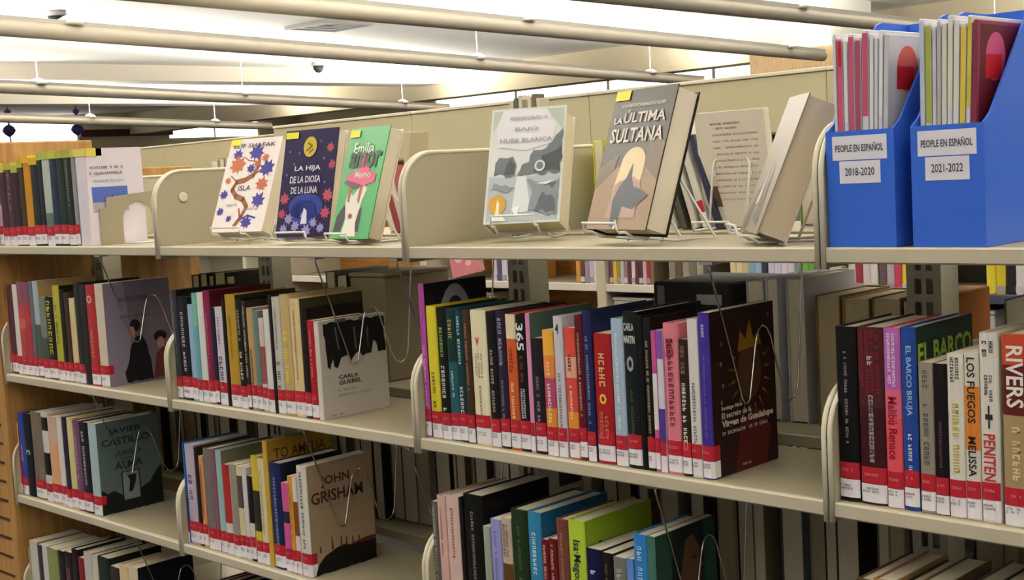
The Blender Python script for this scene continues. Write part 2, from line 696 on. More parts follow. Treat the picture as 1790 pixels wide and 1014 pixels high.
for px, lab in ((-2.742 + 0.032, 'slotted steel upright against the oak end panel'), (-1.828, 'slotted steel upright between leftmost and second bay'), (-0.914, 'slotted steel upright between second and third bay'),
                (0.0, 'slotted steel upright between third and right-hand bay'), (0.914, 'slotted steel upright at the right end of the right-hand bay')):
    o = link('slotted_upright', POST)
    o.location = (px, 0, H0)
    tag(o, lab, 'upright', 'slotted steel uprights')

# oak end panels on the left
t = thing('oak_end_panel', 'tall oak end panel closing the left end of the bookcases', 'end panel', (-2.742 - 0.024, 0, 0))
MB().bbox(-0.020, 0.017, -0.012, 0.335, 0.001, H0 + 0.30, 0.003).build('front_board', OAK, t)
MB().bbox(-0.020, 0.017, 0.337, YB + 0.02, 0.001, H0 + 0.21, 0.003).build('rear_board', OAK, t)
# a slotted oak display unit stands beyond it
t = thing('slotted_oak_stand', 'oak stand with a column of dark slots at the far left edge', 'stand', (-3.55, 0.25, 0))
MB().bbox(-0.30, 0.30, -0.02, 0.36, 0.001, H0 - 0.2, 0.004).build('body', OAK, t)
for i in range(14):
    MB().box(-0.27, 0.27, -0.0235, -0.0205, 0.08 + i * 0.066, 0.088 + i * 0.066).build('slot', mat('#3a2412', 0.7), t)

# ------------------------------------------------------------------ books
PAGES = pagemat('#dacfb8')
PAGES_D = pagemat('#b5a684')
RED = mat('#ad2330', 0.4)
RED_T = mat('#d9747a', 0.5)
LABEL_W = mat('#e8e2e8', 0.55)
INK = mat('#6b6668', 0.6)


def cover_mesh(w, d, h, hard=True):
    """U-shaped case: rounded spine towards -y, two boards"""
    t = min(0.0022 if hard else 0.0009, w * 0.2)
    bul = min(0.004, w * 0.14)
    n = 6
    out = [(0, d)] + [(0, bul)] + [(w * (0.5 - 0.5 * math.cos(math.pi * i / n)), bul - bul * math.sin(math.pi * i / n)) for i in range(1, n)] + [(w, bul), (w, d)]
    inn = [(w - t, d)] + [(w - t, bul + t)] + [(t, bul + t), (t, d)]
    m = MB()
    pts = out + inn
    k = len(pts)
    vs = [(x, y, 0.0) for x, y in pts] + [(x, y, h) for x, y in pts]
    no = len(out)
    fs = []
    for i in range(k):
        j = (i + 1) % k
        fs.append((i, j, j + k, i + k))
    for base, rev in ((0, True), (k, False)):
        # left board, right board, spine strip
        L = [0, 1, no + 2, no + 3]
        R = [no - 2, no - 1, no, no + 1]
        S = list(range(1, no - 1)) + [no + 1, no + 2]
        for q in (L, R, S):
            q = [base + a for a in q]
            fs.append(tuple(q[::-1] if rev else q))
    m.add(vs, fs)
    return m, t, bul


def book(name, label, x, y, z, w, h, d, color, spec, group, last=False):
    """a shelved book standing spine outwards (towards -y); origin at lower left front"""
    hard = spec.get('hard', h > 0.235)
    t = thing(name, label, 'book', (x, y, z), group)
    m, bt, bul = cover_mesh(w, d, h, hard)
    o = m.build('cover', mat(color, spec.get('rough', 0.38)), t)
    ins = 0.003 if hard else 0.0006
    pm = MB()
    pm.box(bt + 0.0001, w - bt - 0.0001, bul + bt + 0.0002, d - (0.003 if hard else 0.0004), ins, h - ins)
    pm.build('page_block', PAGES_D if spec.get('oldpages') else PAGES, t)
    # printed spine face
    fr = Frame((0, 0.0, 0), (w, 0, 0), (0, 0, h))
    fr.o = V((0, -0.0001, 0))
    for (v0, v1, col) in spec.get('b', []):
        mm = MB()
        n = 6
        pp = [(w * (0.5 - 0.5 * math.cos(math.pi * i / n)), bul - bul * math.sin(math.pi * i / n)) for i in range(n + 1)]
        vs = [(px, py - 0.0002, v0 * h) for px, py in pp] + [(px, py - 0.0002, v1 * h) for px, py in pp]
        mm.add(vs, [(i, i + 1, i + n + 2, i + n + 1) for i in range(n)])
        mm.build('spine_print', mat(col, 0.4), t)
    for it in spec.get('t', []):
        col = it[0]
        mm = MB()
        if it[1] == 'b':       # unreadable lettering run: v0, v1, rows
            add_bars(mm, fr, 0.5 - it[4] / 2, 0.5 + it[4] / 2, it[2], it[3], it[5] if len(it) > 5 else 1, True, 0.0006)
        elif it[1] == 'h':     # horizontal words
            add_text(mm, fr, it[2], it[5], it[6], it[3], it[4], 0.0006, 0)
        else:                  # words running down the spine
            add_text(mm, fr, it[2], 0.5 - it[5] / 2, 0.5 + it[5] / 2, it[3], it[4], 0.0006, 1)
        mm.build('spine_lettering', mat(col, 0.5), t)
    if not spec.get('nolab'):
        s = 0.0
        lo = spec.get('lo', random.uniform(-0.003, 0.003))
        for nm, za, zb, mt, e in (('red_sticker', 0.031 + lo, 0.055 + lo, RED, 0.0009), ('call_number_label', 0.003 + lo, 0.030 + lo, LABEL_W, 0.0007)):
            mm = MB()
            n = 6
            pp = [(w * (0.5 - 0.5 * math.cos(math.pi * i / n)), bul - bul * math.sin(math.pi * i / n)) for i in range(n + 1)]
            pp = [(0.5 * w + (px - 0.5 * w) * 0.98, py - e) for px, py in pp]
            if last:
                pp += [(w + e, bul), (w + e, 0.018)]
            k = len(pp)
            vs = [(px, py, za) for px, py in pp] + [(px, py, zb) for px, py in pp]
            mm.add(vs, [(i, i + 1, i + k + 1, i + k) for i in range(k - 1)])
            lo_ = mm.build(nm, mt, t)
            if nm == 'red_sticker' and w > 0.016:
                mm = MB()
                add_bars(mm, fr, 0.2, 0.8, (0.041 + lo) / h, (0.047 + lo) / h, 1, False, 0.0014)
                mm.build('sticker_print', RED_T, lo_)
            if nm == 'call_number_label' and w > 0.014:
                mm = MB()
                add_bars(mm, fr, 0.12, 0.75, 0.017 / h, 0.026 / h, 2, False, 0.0012)
                mm.build('label_print', INK, lo_)
    if spec.get('ytop'):       # yellow tape over the top of the spine
        mm = MB()
        mm.box(-0.0004, w + 0.0004, -0.0009, 0.05, h - 0.02, h + 0.0004)
        mm.build('yellow_tape', mat(spec['ytop'], 0.5), t)
    sc = spec.get('side')
    if sc:                      # the right-hand board is printed in another colour
        mm = MB()
        mm.box(w, w + 0.0004, bul, d, 0.0, h)
        mm.build('board_print', mat(sc, 0.35), t)
    frs = Frame((w + 0.0005, bul, 0), (0, d - bul, 0), (0, 0, h))
    return t, frs


# front-facing rows:  x0, x1, height, depth, colour, look, spec
ROWS = {
 'b4s2': (-0.374, 0.012, 'in right bay, second shelf', 'books in the right bay', [
  (0.0066, 0.0405, 0.2574, 0.166, '#0c0b0c', 'black book with thin white lettering', {'t': [('#8d8a8a', 'b', 0.32, 0.86, 0.2)]}),
  (0.0419, 0.0839, 0.2583, 0.171, '#3a1218', 'dark red patterned book', {'b': [(0.55, 1, '#4a1c22')], 't': [('#a8a0a0', 'b', 0.22, 0.62, 0.26), ('#9a9494', 'b', 0.24, 0.6, 0.2, 2), ('#7a2028', 'b', 0.62, 0.98, 0.8, 4), ('#c8c4c0', 'b', 0.76, 0.84, 0.3, 1)]}),
  (0.0839, 0.1097, 0.2590, 0.169, '#d4505c', 'pink and purple book', {'b': [(0.66, 1, '#a660a8'), (0.5, 0.66, '#d0607c')], 't': [('#8c1424', 'd', 'Malibú Renace', 0.27, 0.62, 0.55), ('#f0d4e8', 'b', 0.66, 0.97, 0.55, 2)]}),
  (0.1106, 0.1342, 0.2609, 0.175, '#20418c', 'blue book, green title on its board', {'side': '#12241c', 't': [('#8fb0dc', 'd', 'EL BARCO BRUJA', 0.52, 0.9, 0.45), ('#e4e4ea', 'b', 0.2, 0.42, 0.35)]}),
  (0.1359, 0.1582, 0.2125, 0.142, '#8b8276', 'grey-beige short book', {'t': [('#55504a', 'b', 0.3, 0.95, 0.5)]}),
  (0.1582, 0.1784, 0.2123, 0.142, '#140c10', 'black short book', {'t': [('#6a4a50', 'b', 0.3, 0.62, 0.3)]}),
  (0.1784, 0.2029, 0.2271, 0.143, '#d6d1c4', 'white book with yellow lettering', {'t': [('#b4a03c', 'b', 0.26, 0.7, 0.55), ('#2c2c30', 'b', 0.82, 0.98, 0.6, 2)]}),
  (0.2033, 0.2245, 0.2308, 0.145, '#cfc8bb', 'white book with an orange patch', {'b': [(0.42, 0.8, '#cd7a30')], 't': [('#23211f', 'd', 'LOS FUEGOS', 0.58, 0.97, 0.55), ('#23211f', 'd', 'MELISSA', 0.26, 0.5, 0.55)]}),
  (0.2249, 0.2516, 0.2584, 0.176, '#d4cfc6', 'white book with large red title', {'t': [('#b02734', 'd', 'PENITEN', 0.22, 0.47, 0.62), ('#26262a', 'b', 0.64, 0.78, 0.5, 2), ('#26262a', 'b', 0.86, 0.98, 0.7, 2), ('#26262a', 'h', '+', 0.5, 0.62, 0.3, 0.7)]}),
  (0.2556, 0.2936, 0.2586, 0.167, '#9c8660', 'tan and red book, large white title', {'b': [(0.58, 0.84, '#5a1c1a'), (0.84, 1, '#b8442c')], 't': [('#e6dfd6', 'd', 'RIVERS', 0.62, 0.94, 0.62), ('#cdbb94', 'b', 0.22, 0.52, 0.4)]}),
  (0.2951, 0.3283, 0.2567, 0.165, '#4a5a78', 'slate blue book', {}),
  (0.3290, 0.3576, 0.2509, 0.174, '#c4b8a0', 'cream book', {}),
  (0.3583, 0.3933, 0.2671, 0.176, '#702830', 'dark red book', {'side': '#602028'}),
 ]),
 'b3s2': (-0.374, 0.012, 'in third bay, second shelf', 'books on the second shelf of the third bay', [
  (-0.9074, -0.8913, 0.3004, 0.170, '#a8459c', 'magenta tall book', {'side': '#101010', 't': [('#e0b4dc', 'b', 0.2, 0.6, 0.55)]}),
  (-0.8905, -0.8615, 0.2577, 0.175, '#cfc034', 'yellow book', {'t': [('#5c5420', 'b', 0.22, 0.5, 0.4)]}),
  (-0.8607, -0.8338, 0.2558, 0.168, '#0f1210', 'black book with green lettering', {'t': [('#7fae54', 'b', 0.62, 0.88, 0.45), ('#c8ccc8', 'b', 0.2, 0.56, 0.5)]}),
  (-0.8338, -0.8081, 0.2540, 0.170, '#1f5560', 'teal book', {'b': [(0.6, 1, '#12302c')], 't': [('#c9b860', 'b', 0.75, 0.92, 0.5), ('#cfd6d8', 'b', 0.3, 0.55, 0.3)]}),
  (-0.8081, -0.7875, 0.2538, 0.162, '#14323a', 'dark teal book with white title', {'t': [('#a8cad0', 'b', 0.58, 0.95, 0.5), ('#d8dcdc', 'b', 0.2, 0.42, 0.6)]}),
  (-0.7875, -0.7679, 0.2534, 0.169, '#3b2a1e', 'dark brown slim book', {'t': [('#b07c4c', 'b', 0.4, 0.9, 0.4)]}),
  (-0.7671, -0.7255, 0.2545, 0.174, '#e6ddbc', 'wide cream book with small red bird', {'t': [('#b03428', 'h', 'v', 0.74, 0.8, 0.35, 0.6), ('#8a806a', 'b', 0.5, 0.68, 0.5, 3), ('#7c745f', 'b', 0.22, 0.44, 0.2)]}),
  (-0.7240, -0.6998, 0.2525, 0.167, '#14110f', 'black book, first of two dark ones', {'t': [('#a8a49a', 'b', 0.25, 0.72, 0.4)]}),
  (-0.6991, -0.6745, 0.2545, 0.172, '#251a30', 'dark violet book', {'t': [('#b4a8c0', 'b', 0.6, 0.95, 0.5), ('#8a7c96', 'b', 0.2, 0.5, 0.3)]}),
  (-0.6738, -0.6481, 0.2502, 0.168, '#c2562c', 'orange book with cream top', {'b': [(0.82, 1, '#e4d4b0')], 't': [('#6a2818', 'b', 0.55, 0.78, 0.5), ('#e8c8a0', 'b', 0.22, 0.5, 0.4)]}),
  (-0.6481, -0.6221, 0.2501, 0.158, '#100c0e', 'black book with big white numerals', {'t': [('#e4e2e0', 'd', '365', 0.74, 0.94, 0.7), ('#8c3034', 'b', 0.5, 0.7, 0.4), ('#d6d4d2', 'b', 0.24, 0.46, 0.5, 2)]}),
  (-0.6217, -0.6107, 0.2539, 0.172, '#cf86ae', 'thin pink book', {'side': '#4c6658'}),
  (-0.6103, -0.5839, 0.2094, 0.140, '#20141a', 'short black book', {'t': [('#94888c', 'b', 0.2, 0.7, 0.4)]}),
  (-0.5832, -0.5561, 0.2251, 0.145, '#d88c34', 'orange and yellow gradient book', {'b': [(0.38, 0.62, '#a8466c'), (0.62, 0.8, '#d8803c'), (0.8, 1, '#e0a83c')], 't': [('#f0dcb4', 'b', 0.25, 0.75, 0.4)]}),
  (-0.5547, -0.5328, 0.2505, 0.158, '#c4c0ca', 'pale grey slim book', {'t': [('#6c6878', 'b', 0.2, 0.62, 0.4), ('#3c3844', 'h', '4', 0.88, 0.95, 0.3, 0.7)]}),
  (-0.5301, -0.5045, 0.2315, 0.159, '#cc4a40', 'coral book with small figure print', {'b': [(0.62, 0.78, '#dca088'), (0.22, 0.36, '#d88c34')], 't': [('#24120f', 'b', 0.66, 0.8, 0.4), ('#f0d0b0', 'b', 0.3, 0.56, 0.3)]}),
  (-0.5039, -0.4859, 0.2544, 0.167, '#5a121c', 'dark crimson slim book', {'t': [('#c09484', 'b', 0.3, 0.88, 0.4)]}),
  (-0.4855, -0.4662, 0.2625, 0.177, '#1c2450', 'navy slim book', {'t': [('#8c94b8', 'b', 0.25, 0.85, 0.4)], 'side': '#20284c'}),
  (-0.4636, -0.4244, 0.2250, 0.155, '#9c1c20', 'bright red wide book', {'t': [('#d8a878', 'b', 0.55, 0.85, 0.5), ('#e0b848', 'h', 'o', 0.46, 0.54, 0.3, 0.7), ('#c46a58', 'b', 0.2, 0.4, 0.6, 2)]}),
  (-0.4225, -0.3960, 0.2518, 0.170, '#9fb2c6', 'light blue book', {'t': [('#dde4ea', 'b', 0.25, 0.9, 0.3)]}),
  (-0.3954, -0.3651, 0.2645, 0.181, '#14181a', 'black book with two-line white name', {'side': '#0c0e10', 't': [('#d4d6d6', 'h', 'CARLA', 0.88, 0.93, 0.12, 0.85), ('#d4d6d6', 'h', 'MARTIN', 0.8, 0.85, 0.1, 0.9), ('#8a9494', 'h', 'o', 0.62, 0.72, 0.25, 0.75), ('#4c5a40', 'b', 0.2, 0.5, 0.3)]}),
  (-0.3645, -0.3529, 0.2596, 0.170, '#0e0d0d', 'thin black book', {'nolab': True}),
  (-0.3523, -0.3360, 0.2563, 0.174, '#17120f', 'blackish book with beige lettering', {'t': [('#a8987c', 'b', 0.2, 0.85, 0.4)]}),
  (-0.3357, -0.3258, 0.2351, 0.154, '#b8508c', 'thin pink and white book', {'b': [(0.3, 0.7, '#d8d0d4')]}),
  (-0.3255, -0.3122, 0.2366, 0.163, '#cfc6d6', 'thin white and violet book', {'b': [(0.2, 0.45, '#4c3480'), (0.8, 1, '#7c4c9c')]}),
  (-0.3115, -0.2810, 0.2489, 0.170, '#cc7486', 'wide pink book', {'side': '#c46a7c', 't': [('#7c2838', 'b', 0.28, 0.9, 0.5), ('#8c3444', 'h', 'BS', 0.78, 0.9, 0.25, 0.75)]}),
  (-0.2805, -0.2621, 0.2240, 0.141, '#2c1c16', 'short brown book with white title', {'t': [('#e0d8cc', 'b', 0.2, 0.68, 0.6), ('#8c6c54', 'b', 0.75, 0.95, 0.6)]}),
  (-0.2618, -0.2411, 0.2572, 0.164, '#d4cfcc', 'white slim book', {'t': [('#54505c', 'b', 0.2, 0.6, 0.4)]}),
  (-0.2405, -0.2181, 0.2685, 0.183, '#3c2c88', 'violet-spined book with dark painted board', {'hard': False, 'side': '#220a0c', 't': [('#c8c0e4', 'b', 0.85, 0.93, 0.4), ('#6c5cac', 'b', 0.25, 0.75, 0.25)]}),
 ]),
 'b2s2': (-0.374, 0.012, 'in second bay, second shelf', 'books on the second shelf of the second bay', [
  (-1.8214, -1.7974, 0.2660, 0.171, '#2c3036', 'dark grey book', {'t': [('#7c8088', 'b', 0.3, 0.9, 0.3)], 'side': '#17161a'}),
  (-1.7966, -1.7511, 0.2516, 0.173, '#15121a', 'black book with violet lettering', {'t': [('#c4b4cc', 'b', 0.25, 0.85, 0.35)]}),
  (-1.7503, -1.7283, 0.2333, 0.153, '#8ca8c4', 'light blue short book', {}),
  (-1.7275, -1.7082, 0.2614, 0.175, '#5c98a0', 'teal slim book', {'b': [(0.7, 1, '#6cae98')]}),
  (-1.7075, -1.6809, 0.2633, 0.171, '#d4d0cc', 'white slim book', {}),
  (-1.6802, -1.6515, 0.2681, 0.177, '#7c1c40', 'burgundy book', {'side': '#4c1018', 't': [('#b86c84', 'b', 0.3, 0.8, 0.3)]}),
  (-1.6508, -1.6345, 0.2297, 0.150, '#1a1c30', 'thin navy book', {}),
  (-1.6338, -1.6010, 0.2305, 0.150, '#c8c0cc', 'lilac-white book', {'t': [('#3c2c34', 'b', 0.2, 0.5, 0.6), ('#54444c', 'b', 0.6, 0.9, 0.3)]}),
  (-1.6005, -1.5891, 0.2526, 0.168, '#161412', 'thin black book', {'nolab': True}),
  (-1.5884, -1.5469, 0.2613, 0.174, '#a8842c', 'mustard book', {'t': [('#6c5018', 'b', 0.4, 0.8, 0.25)], 'side': '#2a2418'}),
  (-1.5462, -1.5192, 0.2530, 0.173, '#15130f', 'black book', {'t': [('#d0c8a8', 'b', 0.25, 0.55, 0.5), ('#a49c84', 'b', 0.6, 0.95, 0.4)]}),
  (-1.5185, -1.5033, 0.2485, 0.167, '#2c241c', 'thin black patterned book', {'t': [('#c0b494', 'b', 0.3, 0.95, 0.6)]}),
  (-1.5026, -1.4784, 0.2335, 0.161, '#a88c64', 'tan short book', {'t': [('#2c241c', 'b', 0.22, 0.6, 0.4)], 'side': '#8c8076'}),
  (-1.4777, -1.4582, 0.2278, 0.156, '#5c7470', 'grey-teal slim book', {}),
  (-1.4576, -1.4383, 0.2117, 0.148, '#c8b4ac', 'short pinkish white book', {'b': [(0.3, 0.7, '#8c4c44')]}),
  (-1.4376, -1.4142, 0.2318, 0.156, '#d0ccc8', 'white book', {}),
  (-1.4135, -1.4033, 0.2643, 0.169, '#1e1818', 'thin dark book', {'nolab': True}),
  (-1.4026, -1.3731, 0.2611, 0.178, '#b8b4ac', 'pale grey book', {'t': [('#4c4c48', 'b', 0.2, 0.45, 0.6), ('#6c6c68', 'b', 0.55, 0.9, 0.3)]}),
  (-1.3725, -1.3371, 0.2670, 0.184, '#b49c6c', 'tan book with yellow lettering', {'t': [('#dcc444', 'b', 0.25, 0.7, 0.6)]}),
  (-1.3365, -1.3007, 0.2593, 0.178, '#d0b888', 'cream book', {'t': [('#8c7444', 'b', 0.3, 0.9, 0.25)], 'side': '#3c3820'}),
  (-1.3001, -1.2779, 0.2379, 0.158, '#171210', 'black short book', {'side': '#140c0a'}),
  (-1.2771, -1.2527, 0.2141, 0.145, '#a01c24', 'red short book', {'t': [('#e0a8a0', 'b', 0.4, 0.9, 0.3)], 'side': '#601014'}),
  (-1.2521, -1.2357, 0.2125, 0.185, '#c9c3bb', 'white paperback with ink-blot print', {'hard': False, 'nolab': True, 'side': '#b9b0a6'}),
 ]),
 'b1s2': (-0.374, 0.012, 'in leftmost bay, second shelf', 'books on the second shelf of the leftmost bay', [
  (-2.7354, -2.7294, 0.2182, 0.139, '#a86c48', 'short tan book', {}),
  (-2.7294, -2.6922, 0.2607, 0.177, '#4c2c34', 'plum book', {}),
  (-2.6911, -2.6627, 0.2614, 0.174, '#d4ccc4', 'thin white book', {}),
  (-2.6616, -2.6225, 0.2704, 0.175, '#a83c40', 'rose red book', {'b': [(0.75, 1, '#7c4c5c'), (0.5, 0.6, '#c05c54')]}),
  (-2.6218, -2.5830, 0.2695, 0.171, '#9c3438', 'brick red book', {'b': [(0.8, 1, '#74485a')]}),
  (-2.5819, -2.5617, 0.2734, 0.185, '#5c6470', 'thin blue-grey book', {}),
  (-2.5606, -2.5300, 0.2739, 0.185, '#98a8b0', 'pale blue-grey book', {'side': '#a4875c', 'b': [(0.0, 0.55, '#4c544c')]}),
  (-2.5289, -2.4918, 0.2295, 0.145, '#6c7468', 'grey-green short book', {'b': [(0.0, 0.5, '#40483c')]}),
  (-2.4907, -2.4439, 0.2323, 0.158, '#141210', 'black book with yellow lettering', {'t': [('#b4ac34', 'b', 0.3, 0.95, 0.6)]}),
  (-2.4429, -2.4036, 0.2636, 0.173, '#a4a038', 'olive yellow book', {'t': [('#54501c', 'b', 0.3, 0.8, 0.4)], 'side': '#1a1a10'}),
  (-2.4026, -2.3771, 0.2534, 0.162, '#18140e', 'thin black book', {}),
  (-2.3761, -2.3508, 0.2462, 0.159, '#3c281c', 'thin brown book', {}),
  (-2.3499, -2.3184, 0.2313, 0.157, '#ccb890', 'cream short book', {}),
  (-2.3174, -2.2863, 0.2725, 0.185, '#20281f', 'dark green book', {}),
  (-2.2854, -2.2531, 0.2701, 0.171, '#282024', 'charcoal book', {'nolab': True}),
  (-2.2516, -2.2049, 0.2694, 0.180, '#a02c30', 'red book', {'t': [('#d88c80', 'b', 0.25, 0.6, 0.35), ('#e0b0a8', 'h', 'o', 0.82, 0.9, 0.2, 0.8)]}),
  (-2.2018, -2.1591, 0.2735, 0.200, '#c8b8a8', 'cream-spined book with a couple on its board', {'hard': False, 'side': '#6d6272'}),
 ]),
 'b1s3': (-0.735, 0.012, 'in leftmost bay, third shelf', 'books on the third shelf of the leftmost bay', [
  (-2.7354, -2.7294, 0.2129, 0.135, '#a8283c', 'red slim book with cream top', {'b': [(0.68, 1, '#d0c090')]}),
  (-2.7294, -2.6967, 0.2421, 0.163, '#2c4494', 'royal blue book', {'side': '#0d0d12', 't': [('#b0b8d8', 'b', 0.4, 0.6, 0.4)]}),
  (-2.6956, -2.6489, 0.2441, 0.158, '#10121c', 'black book', {'t': [('#c8ccd8', 'b', 0.5, 0.56, 0.7)], 'nolab': True}),
  (-2.6478, -2.5806, 0.2544, 0.174, '#6c6054', 'taupe book', {'side': '#54493c'}),
  (-2.5796, -2.5418, 0.2576, 0.178, '#c8c0b8', 'white book with black patches', {'b': [(0.3, 0.55, '#141210'), (0.8, 0.95, '#17120f')]}),
  (-2.5408, -2.4864, 0.2504, 0.165, '#c89870', 'peach book', {'b': [(0.7, 1, '#b8a090')]}),
  (-2.4854, -2.4558, 0.2544, 0.176, '#d0ccc8', 'white slim book', {}),
  (-2.4547, -2.4254, 0.2540, 0.165, '#241a34', 'navy violet book', {}),
  (-2.4244, -2.3922, 0.2570, 0.163, '#c8bc84', 'pale yellow book', {}),
  (-2.3912, -2.3560, 0.2522, 0.168, '#6c4868', 'purple book', {'t': [('#b49cb0', 'b', 0.3, 0.9, 0.3)]}),
  (-2.3551, -2.3076, 0.2515, 0.159, '#17141c', 'black book with pale lettering', {'t': [('#b8b0b4', 'b', 0.3, 0.9, 0.35)]}),
  (-2.3044, -2.2600, 0.2531, 0.190, '#9cb0b4', 'pale blue-spined book with smoky board', {'side': '#5c6a6a'}),
 ]),
 'b2s3': (-0.735, 0.012, 'in second bay, third shelf', 'books on the third shelf of the second bay', [
  (-1.8214, -1.8154, 0.2509, 0.161, '#1c5c9c', 'bright blue book', {'b': [(0.1, 0.45, '#1c2c4c')]}),
  (-1.8154, -1.7729, 0.2479, 0.162, '#b0a4b8', 'lilac book', {'t': [('#54486c', 'b', 0.4, 0.75, 0.5)]}),
  (-1.7717, -1.7538, 0.2442, 0.163, '#20140f', 'thin black book', {}),
  (-1.7530, -1.7335, 0.2253, 0.143, '#c88c5c', 'short orange book', {'t': [('#7c3c1c', 'b', 0.3, 0.9, 0.5)]}),
  (-1.7327, -1.6935, 0.2469, 0.156, '#6c6464', 'grey book', {}),
  (-1.6927, -1.6786, 0.2485, 0.170, '#7c4c5c', 'thin mauve book', {}),
  (-1.6779, -1.6541, 0.2479, 0.161, '#8cacac', 'pale teal book', {'side': '#6a6850'}),
  (-1.6534, -1.6251, 0.2166, 0.150, '#a02c28', 'short red book with white base', {'b': [(0.0, 0.35, '#c8c4bc')]}),
  (-1.6244, -1.5940, 0.2202, 0.152, '#8c8478', 'grey-beige short book', {}),
  (-1.5933, -1.5705, 0.2194, 0.143, '#c8bc98', 'cream slim book', {'b': [(0.55, 0.9, '#4c4440')]}),
  (-1.5698, -1.5518, 0.2192, 0.144, '#c8c0c4', 'white slim short book', {}),
  (-1.5511, -1.5309, 0.2014, 0.135, '#1a1618', 'short black book with white base', {'b': [(0.15, 0.45, '#c8c0b0')]}),
  (-1.5302, -1.5035, 0.2512, 0.168, '#bcac34', 'yellow and black book', {'b': [(0.3, 0.68, '#2c2c20')]}),
  (-1.5028, -1.4786, 0.2476, 0.165, '#d0c49c', 'cream book', {'t': [('#7c704c', 'b', 0.3, 0.9, 0.3)]}),
  (-1.4779, -1.4607, 0.2910, 0.180, '#b89438', 'gold tall book, dark title on its board', {'side': '#9c7828', 'nolab': True}),
  (-1.4600, -1.4165, 0.2445, 0.180, '#14204c', 'navy book', {'side': '#0c142c', 't': [('#8c98c0', 'b', 0.2, 0.9, 0.3)]}),
  (-1.4159, -1.3905, 0.2031, 0.135, '#c0508c', 'short hot pink book', {'b': [(0.55, 0.68, '#2c1c3c')]}),
  (-1.3898, -1.3733, 0.2214, 0.148, '#c88c34', 'orange short book', {'t': [('#7c4c14', 'b', 0.3, 0.9, 0.4)]}),
  (-1.3726, -1.3562, 0.2210, 0.153, '#d0c8c0', 'white short book with brown patch', {'b': [(0.4, 0.75, '#7c4420')]}),
  (-1.3552, -1.3194, 0.2488, 0.186, '#cfcac2', 'white-spined book with a tan landscape board', {'side': '#a48c70', 't': [('#4c4844', 'b', 0.25, 0.95, 0.35)]}),
 ]),
 'b3s3': (-0.735, 0.012, 'in third bay, third shelf', 'books on the third shelf of the third bay', [
  (-0.9074, -0.8921, 0.2316, 0.153, '#5c5854', 'grey patterned book', {'t': [('#a8a49c', 'b', 0.3, 0.95, 0.6)], 'nolab': 1}),
  (-0.8916, -0.8671, 0.2459, 0.161, '#c8a49c', 'pale pink book', {'t': [('#8c5c54', 'b', 0.5, 0.9, 0.25)], 'nolab': 1}),
  (-0.8666, -0.8279, 0.2502, 0.169, '#ccaea6', 'wider pale pink book', {'t': [('#8c4c44', 'b', 0.5, 0.9, 0.25)], 'nolab': 1}),
  (-0.8274, -0.8166, 0.2492, 0.160, '#14110f', 'thin black book', {'nolab': 1}),
  (-0.8161, -0.7642, 0.2591, 0.190, '#0e0d0c', 'thick black tall book', {'side': '#080808', 't': [('#8c8880', 'b', 0.35, 0.9, 0.2)], 'nolab': 1}),
  (-0.7638, -0.7448, 0.2033, 0.135, '#94988c', 'short grey-green book', {'nolab': 1}),
  (-0.7440, -0.7157, 0.2203, 0.153, '#8c8cc4', 'lilac blue book', {'nolab': 1, 't': [('#54549c', 'b', 0.4, 0.9, 0.3)]}),
  (-0.7149, -0.6885, 0.2267, 0.150, '#b8a898', 'white and brown patterned book', {'nolab': 1, 'b': [(0.0, 0.62, '#5c3c1c')], 't': [('#54341c', 'b', 0.68, 0.95, 0.6, 2)]}),
  (-0.6877, -0.6456, 0.2480, 0.180, '#1c2e17', 'dark green book', {'nolab': 1, 't': [('#54683c', 'b', 0.3, 0.9, 0.25)]}),
  (-0.6448, -0.6116, 0.2483, 0.190, '#2f7ba4', 'sky blue book', {'nolab': 1, 'side': '#1d5c82', 't': [('#cfe0ea', 'b', 0.35, 0.85, 0.4)]}),
  (-0.6111, -0.5945, 0.2022, 0.135, '#6c141c', 'short maroon book', {'nolab': 1, 't': [('#c8a8a0', 'b', 0.6, 0.95, 0.5)]}),
  (-0.5940, -0.5740, 0.2063, 0.135, '#641418', 'second short maroon book', {'nolab': 1, 't': [('#c8a8a0', 'b', 0.6, 0.95, 0.4)]}),
  (-0.5733, -0.5455, 0.2458, 0.161, '#6c3c34', 'brown book', {'nolab': 1, 't': [('#a87c6c', 'b', 0.4, 0.9, 0.3)]}),
  (-0.5448, -0.5054, 0.2489, 0.190, '#a9c23a', 'lime green book with a dark name', {'nolab': 1, 'side': '#86a31f', 't': [('#1c2c34', 'd', 'Isa·Megos', 0.55, 0.86, 0.55)]}),
  (-0.5047, -0.4694, 0.2035, 0.136, '#14143c', 'short navy book', {'nolab': 1, 't': [('#c0c4d8', 'b', 0.4, 0.92, 0.5)]}),
  (-0.4688, -0.4433, 0.2015, 0.135, '#14110f', 'short black book with brown lettering', {'nolab': 1, 't': [('#7c6c44', 'b', 0.4, 0.9, 0.3)]}),
  (-0.4427, -0.4125, 0.1983, 0.135, '#6c6c64', 'short grey book', {'nolab': 1, 't': [('#a8a89c', 'b', 0.4, 0.9, 0.5)]}),
  (-0.4119, -0.3961, 0.2003, 0.135, '#5c80c0', 'short light blue book', {'nolab': 1}),
  (-0.3954, -0.3655, 0.2459, 0.155, '#2f78b8', 'azure book', {'nolab': 1, 't': [('#b8d4e8', 'b', 0.5, 0.92, 0.5)]}),
  (-0.3649, -0.3471, 0.2469, 0.170, '#3f6a5c', 'green-spined book with dark profile board', {'nolab': 1, 'side': '#14201c', 'hard': False}),
 ]),
 'b1s4': (-1.1, 0.012, 'in leftmost bay, lowest visible shelf', 'books on the fourth shelf of the leftmost bay', [
  (-2.7354, -2.7294, 0.2001, 0.135, '#b8a884', 'thin beige book', {'nolab': 1}),
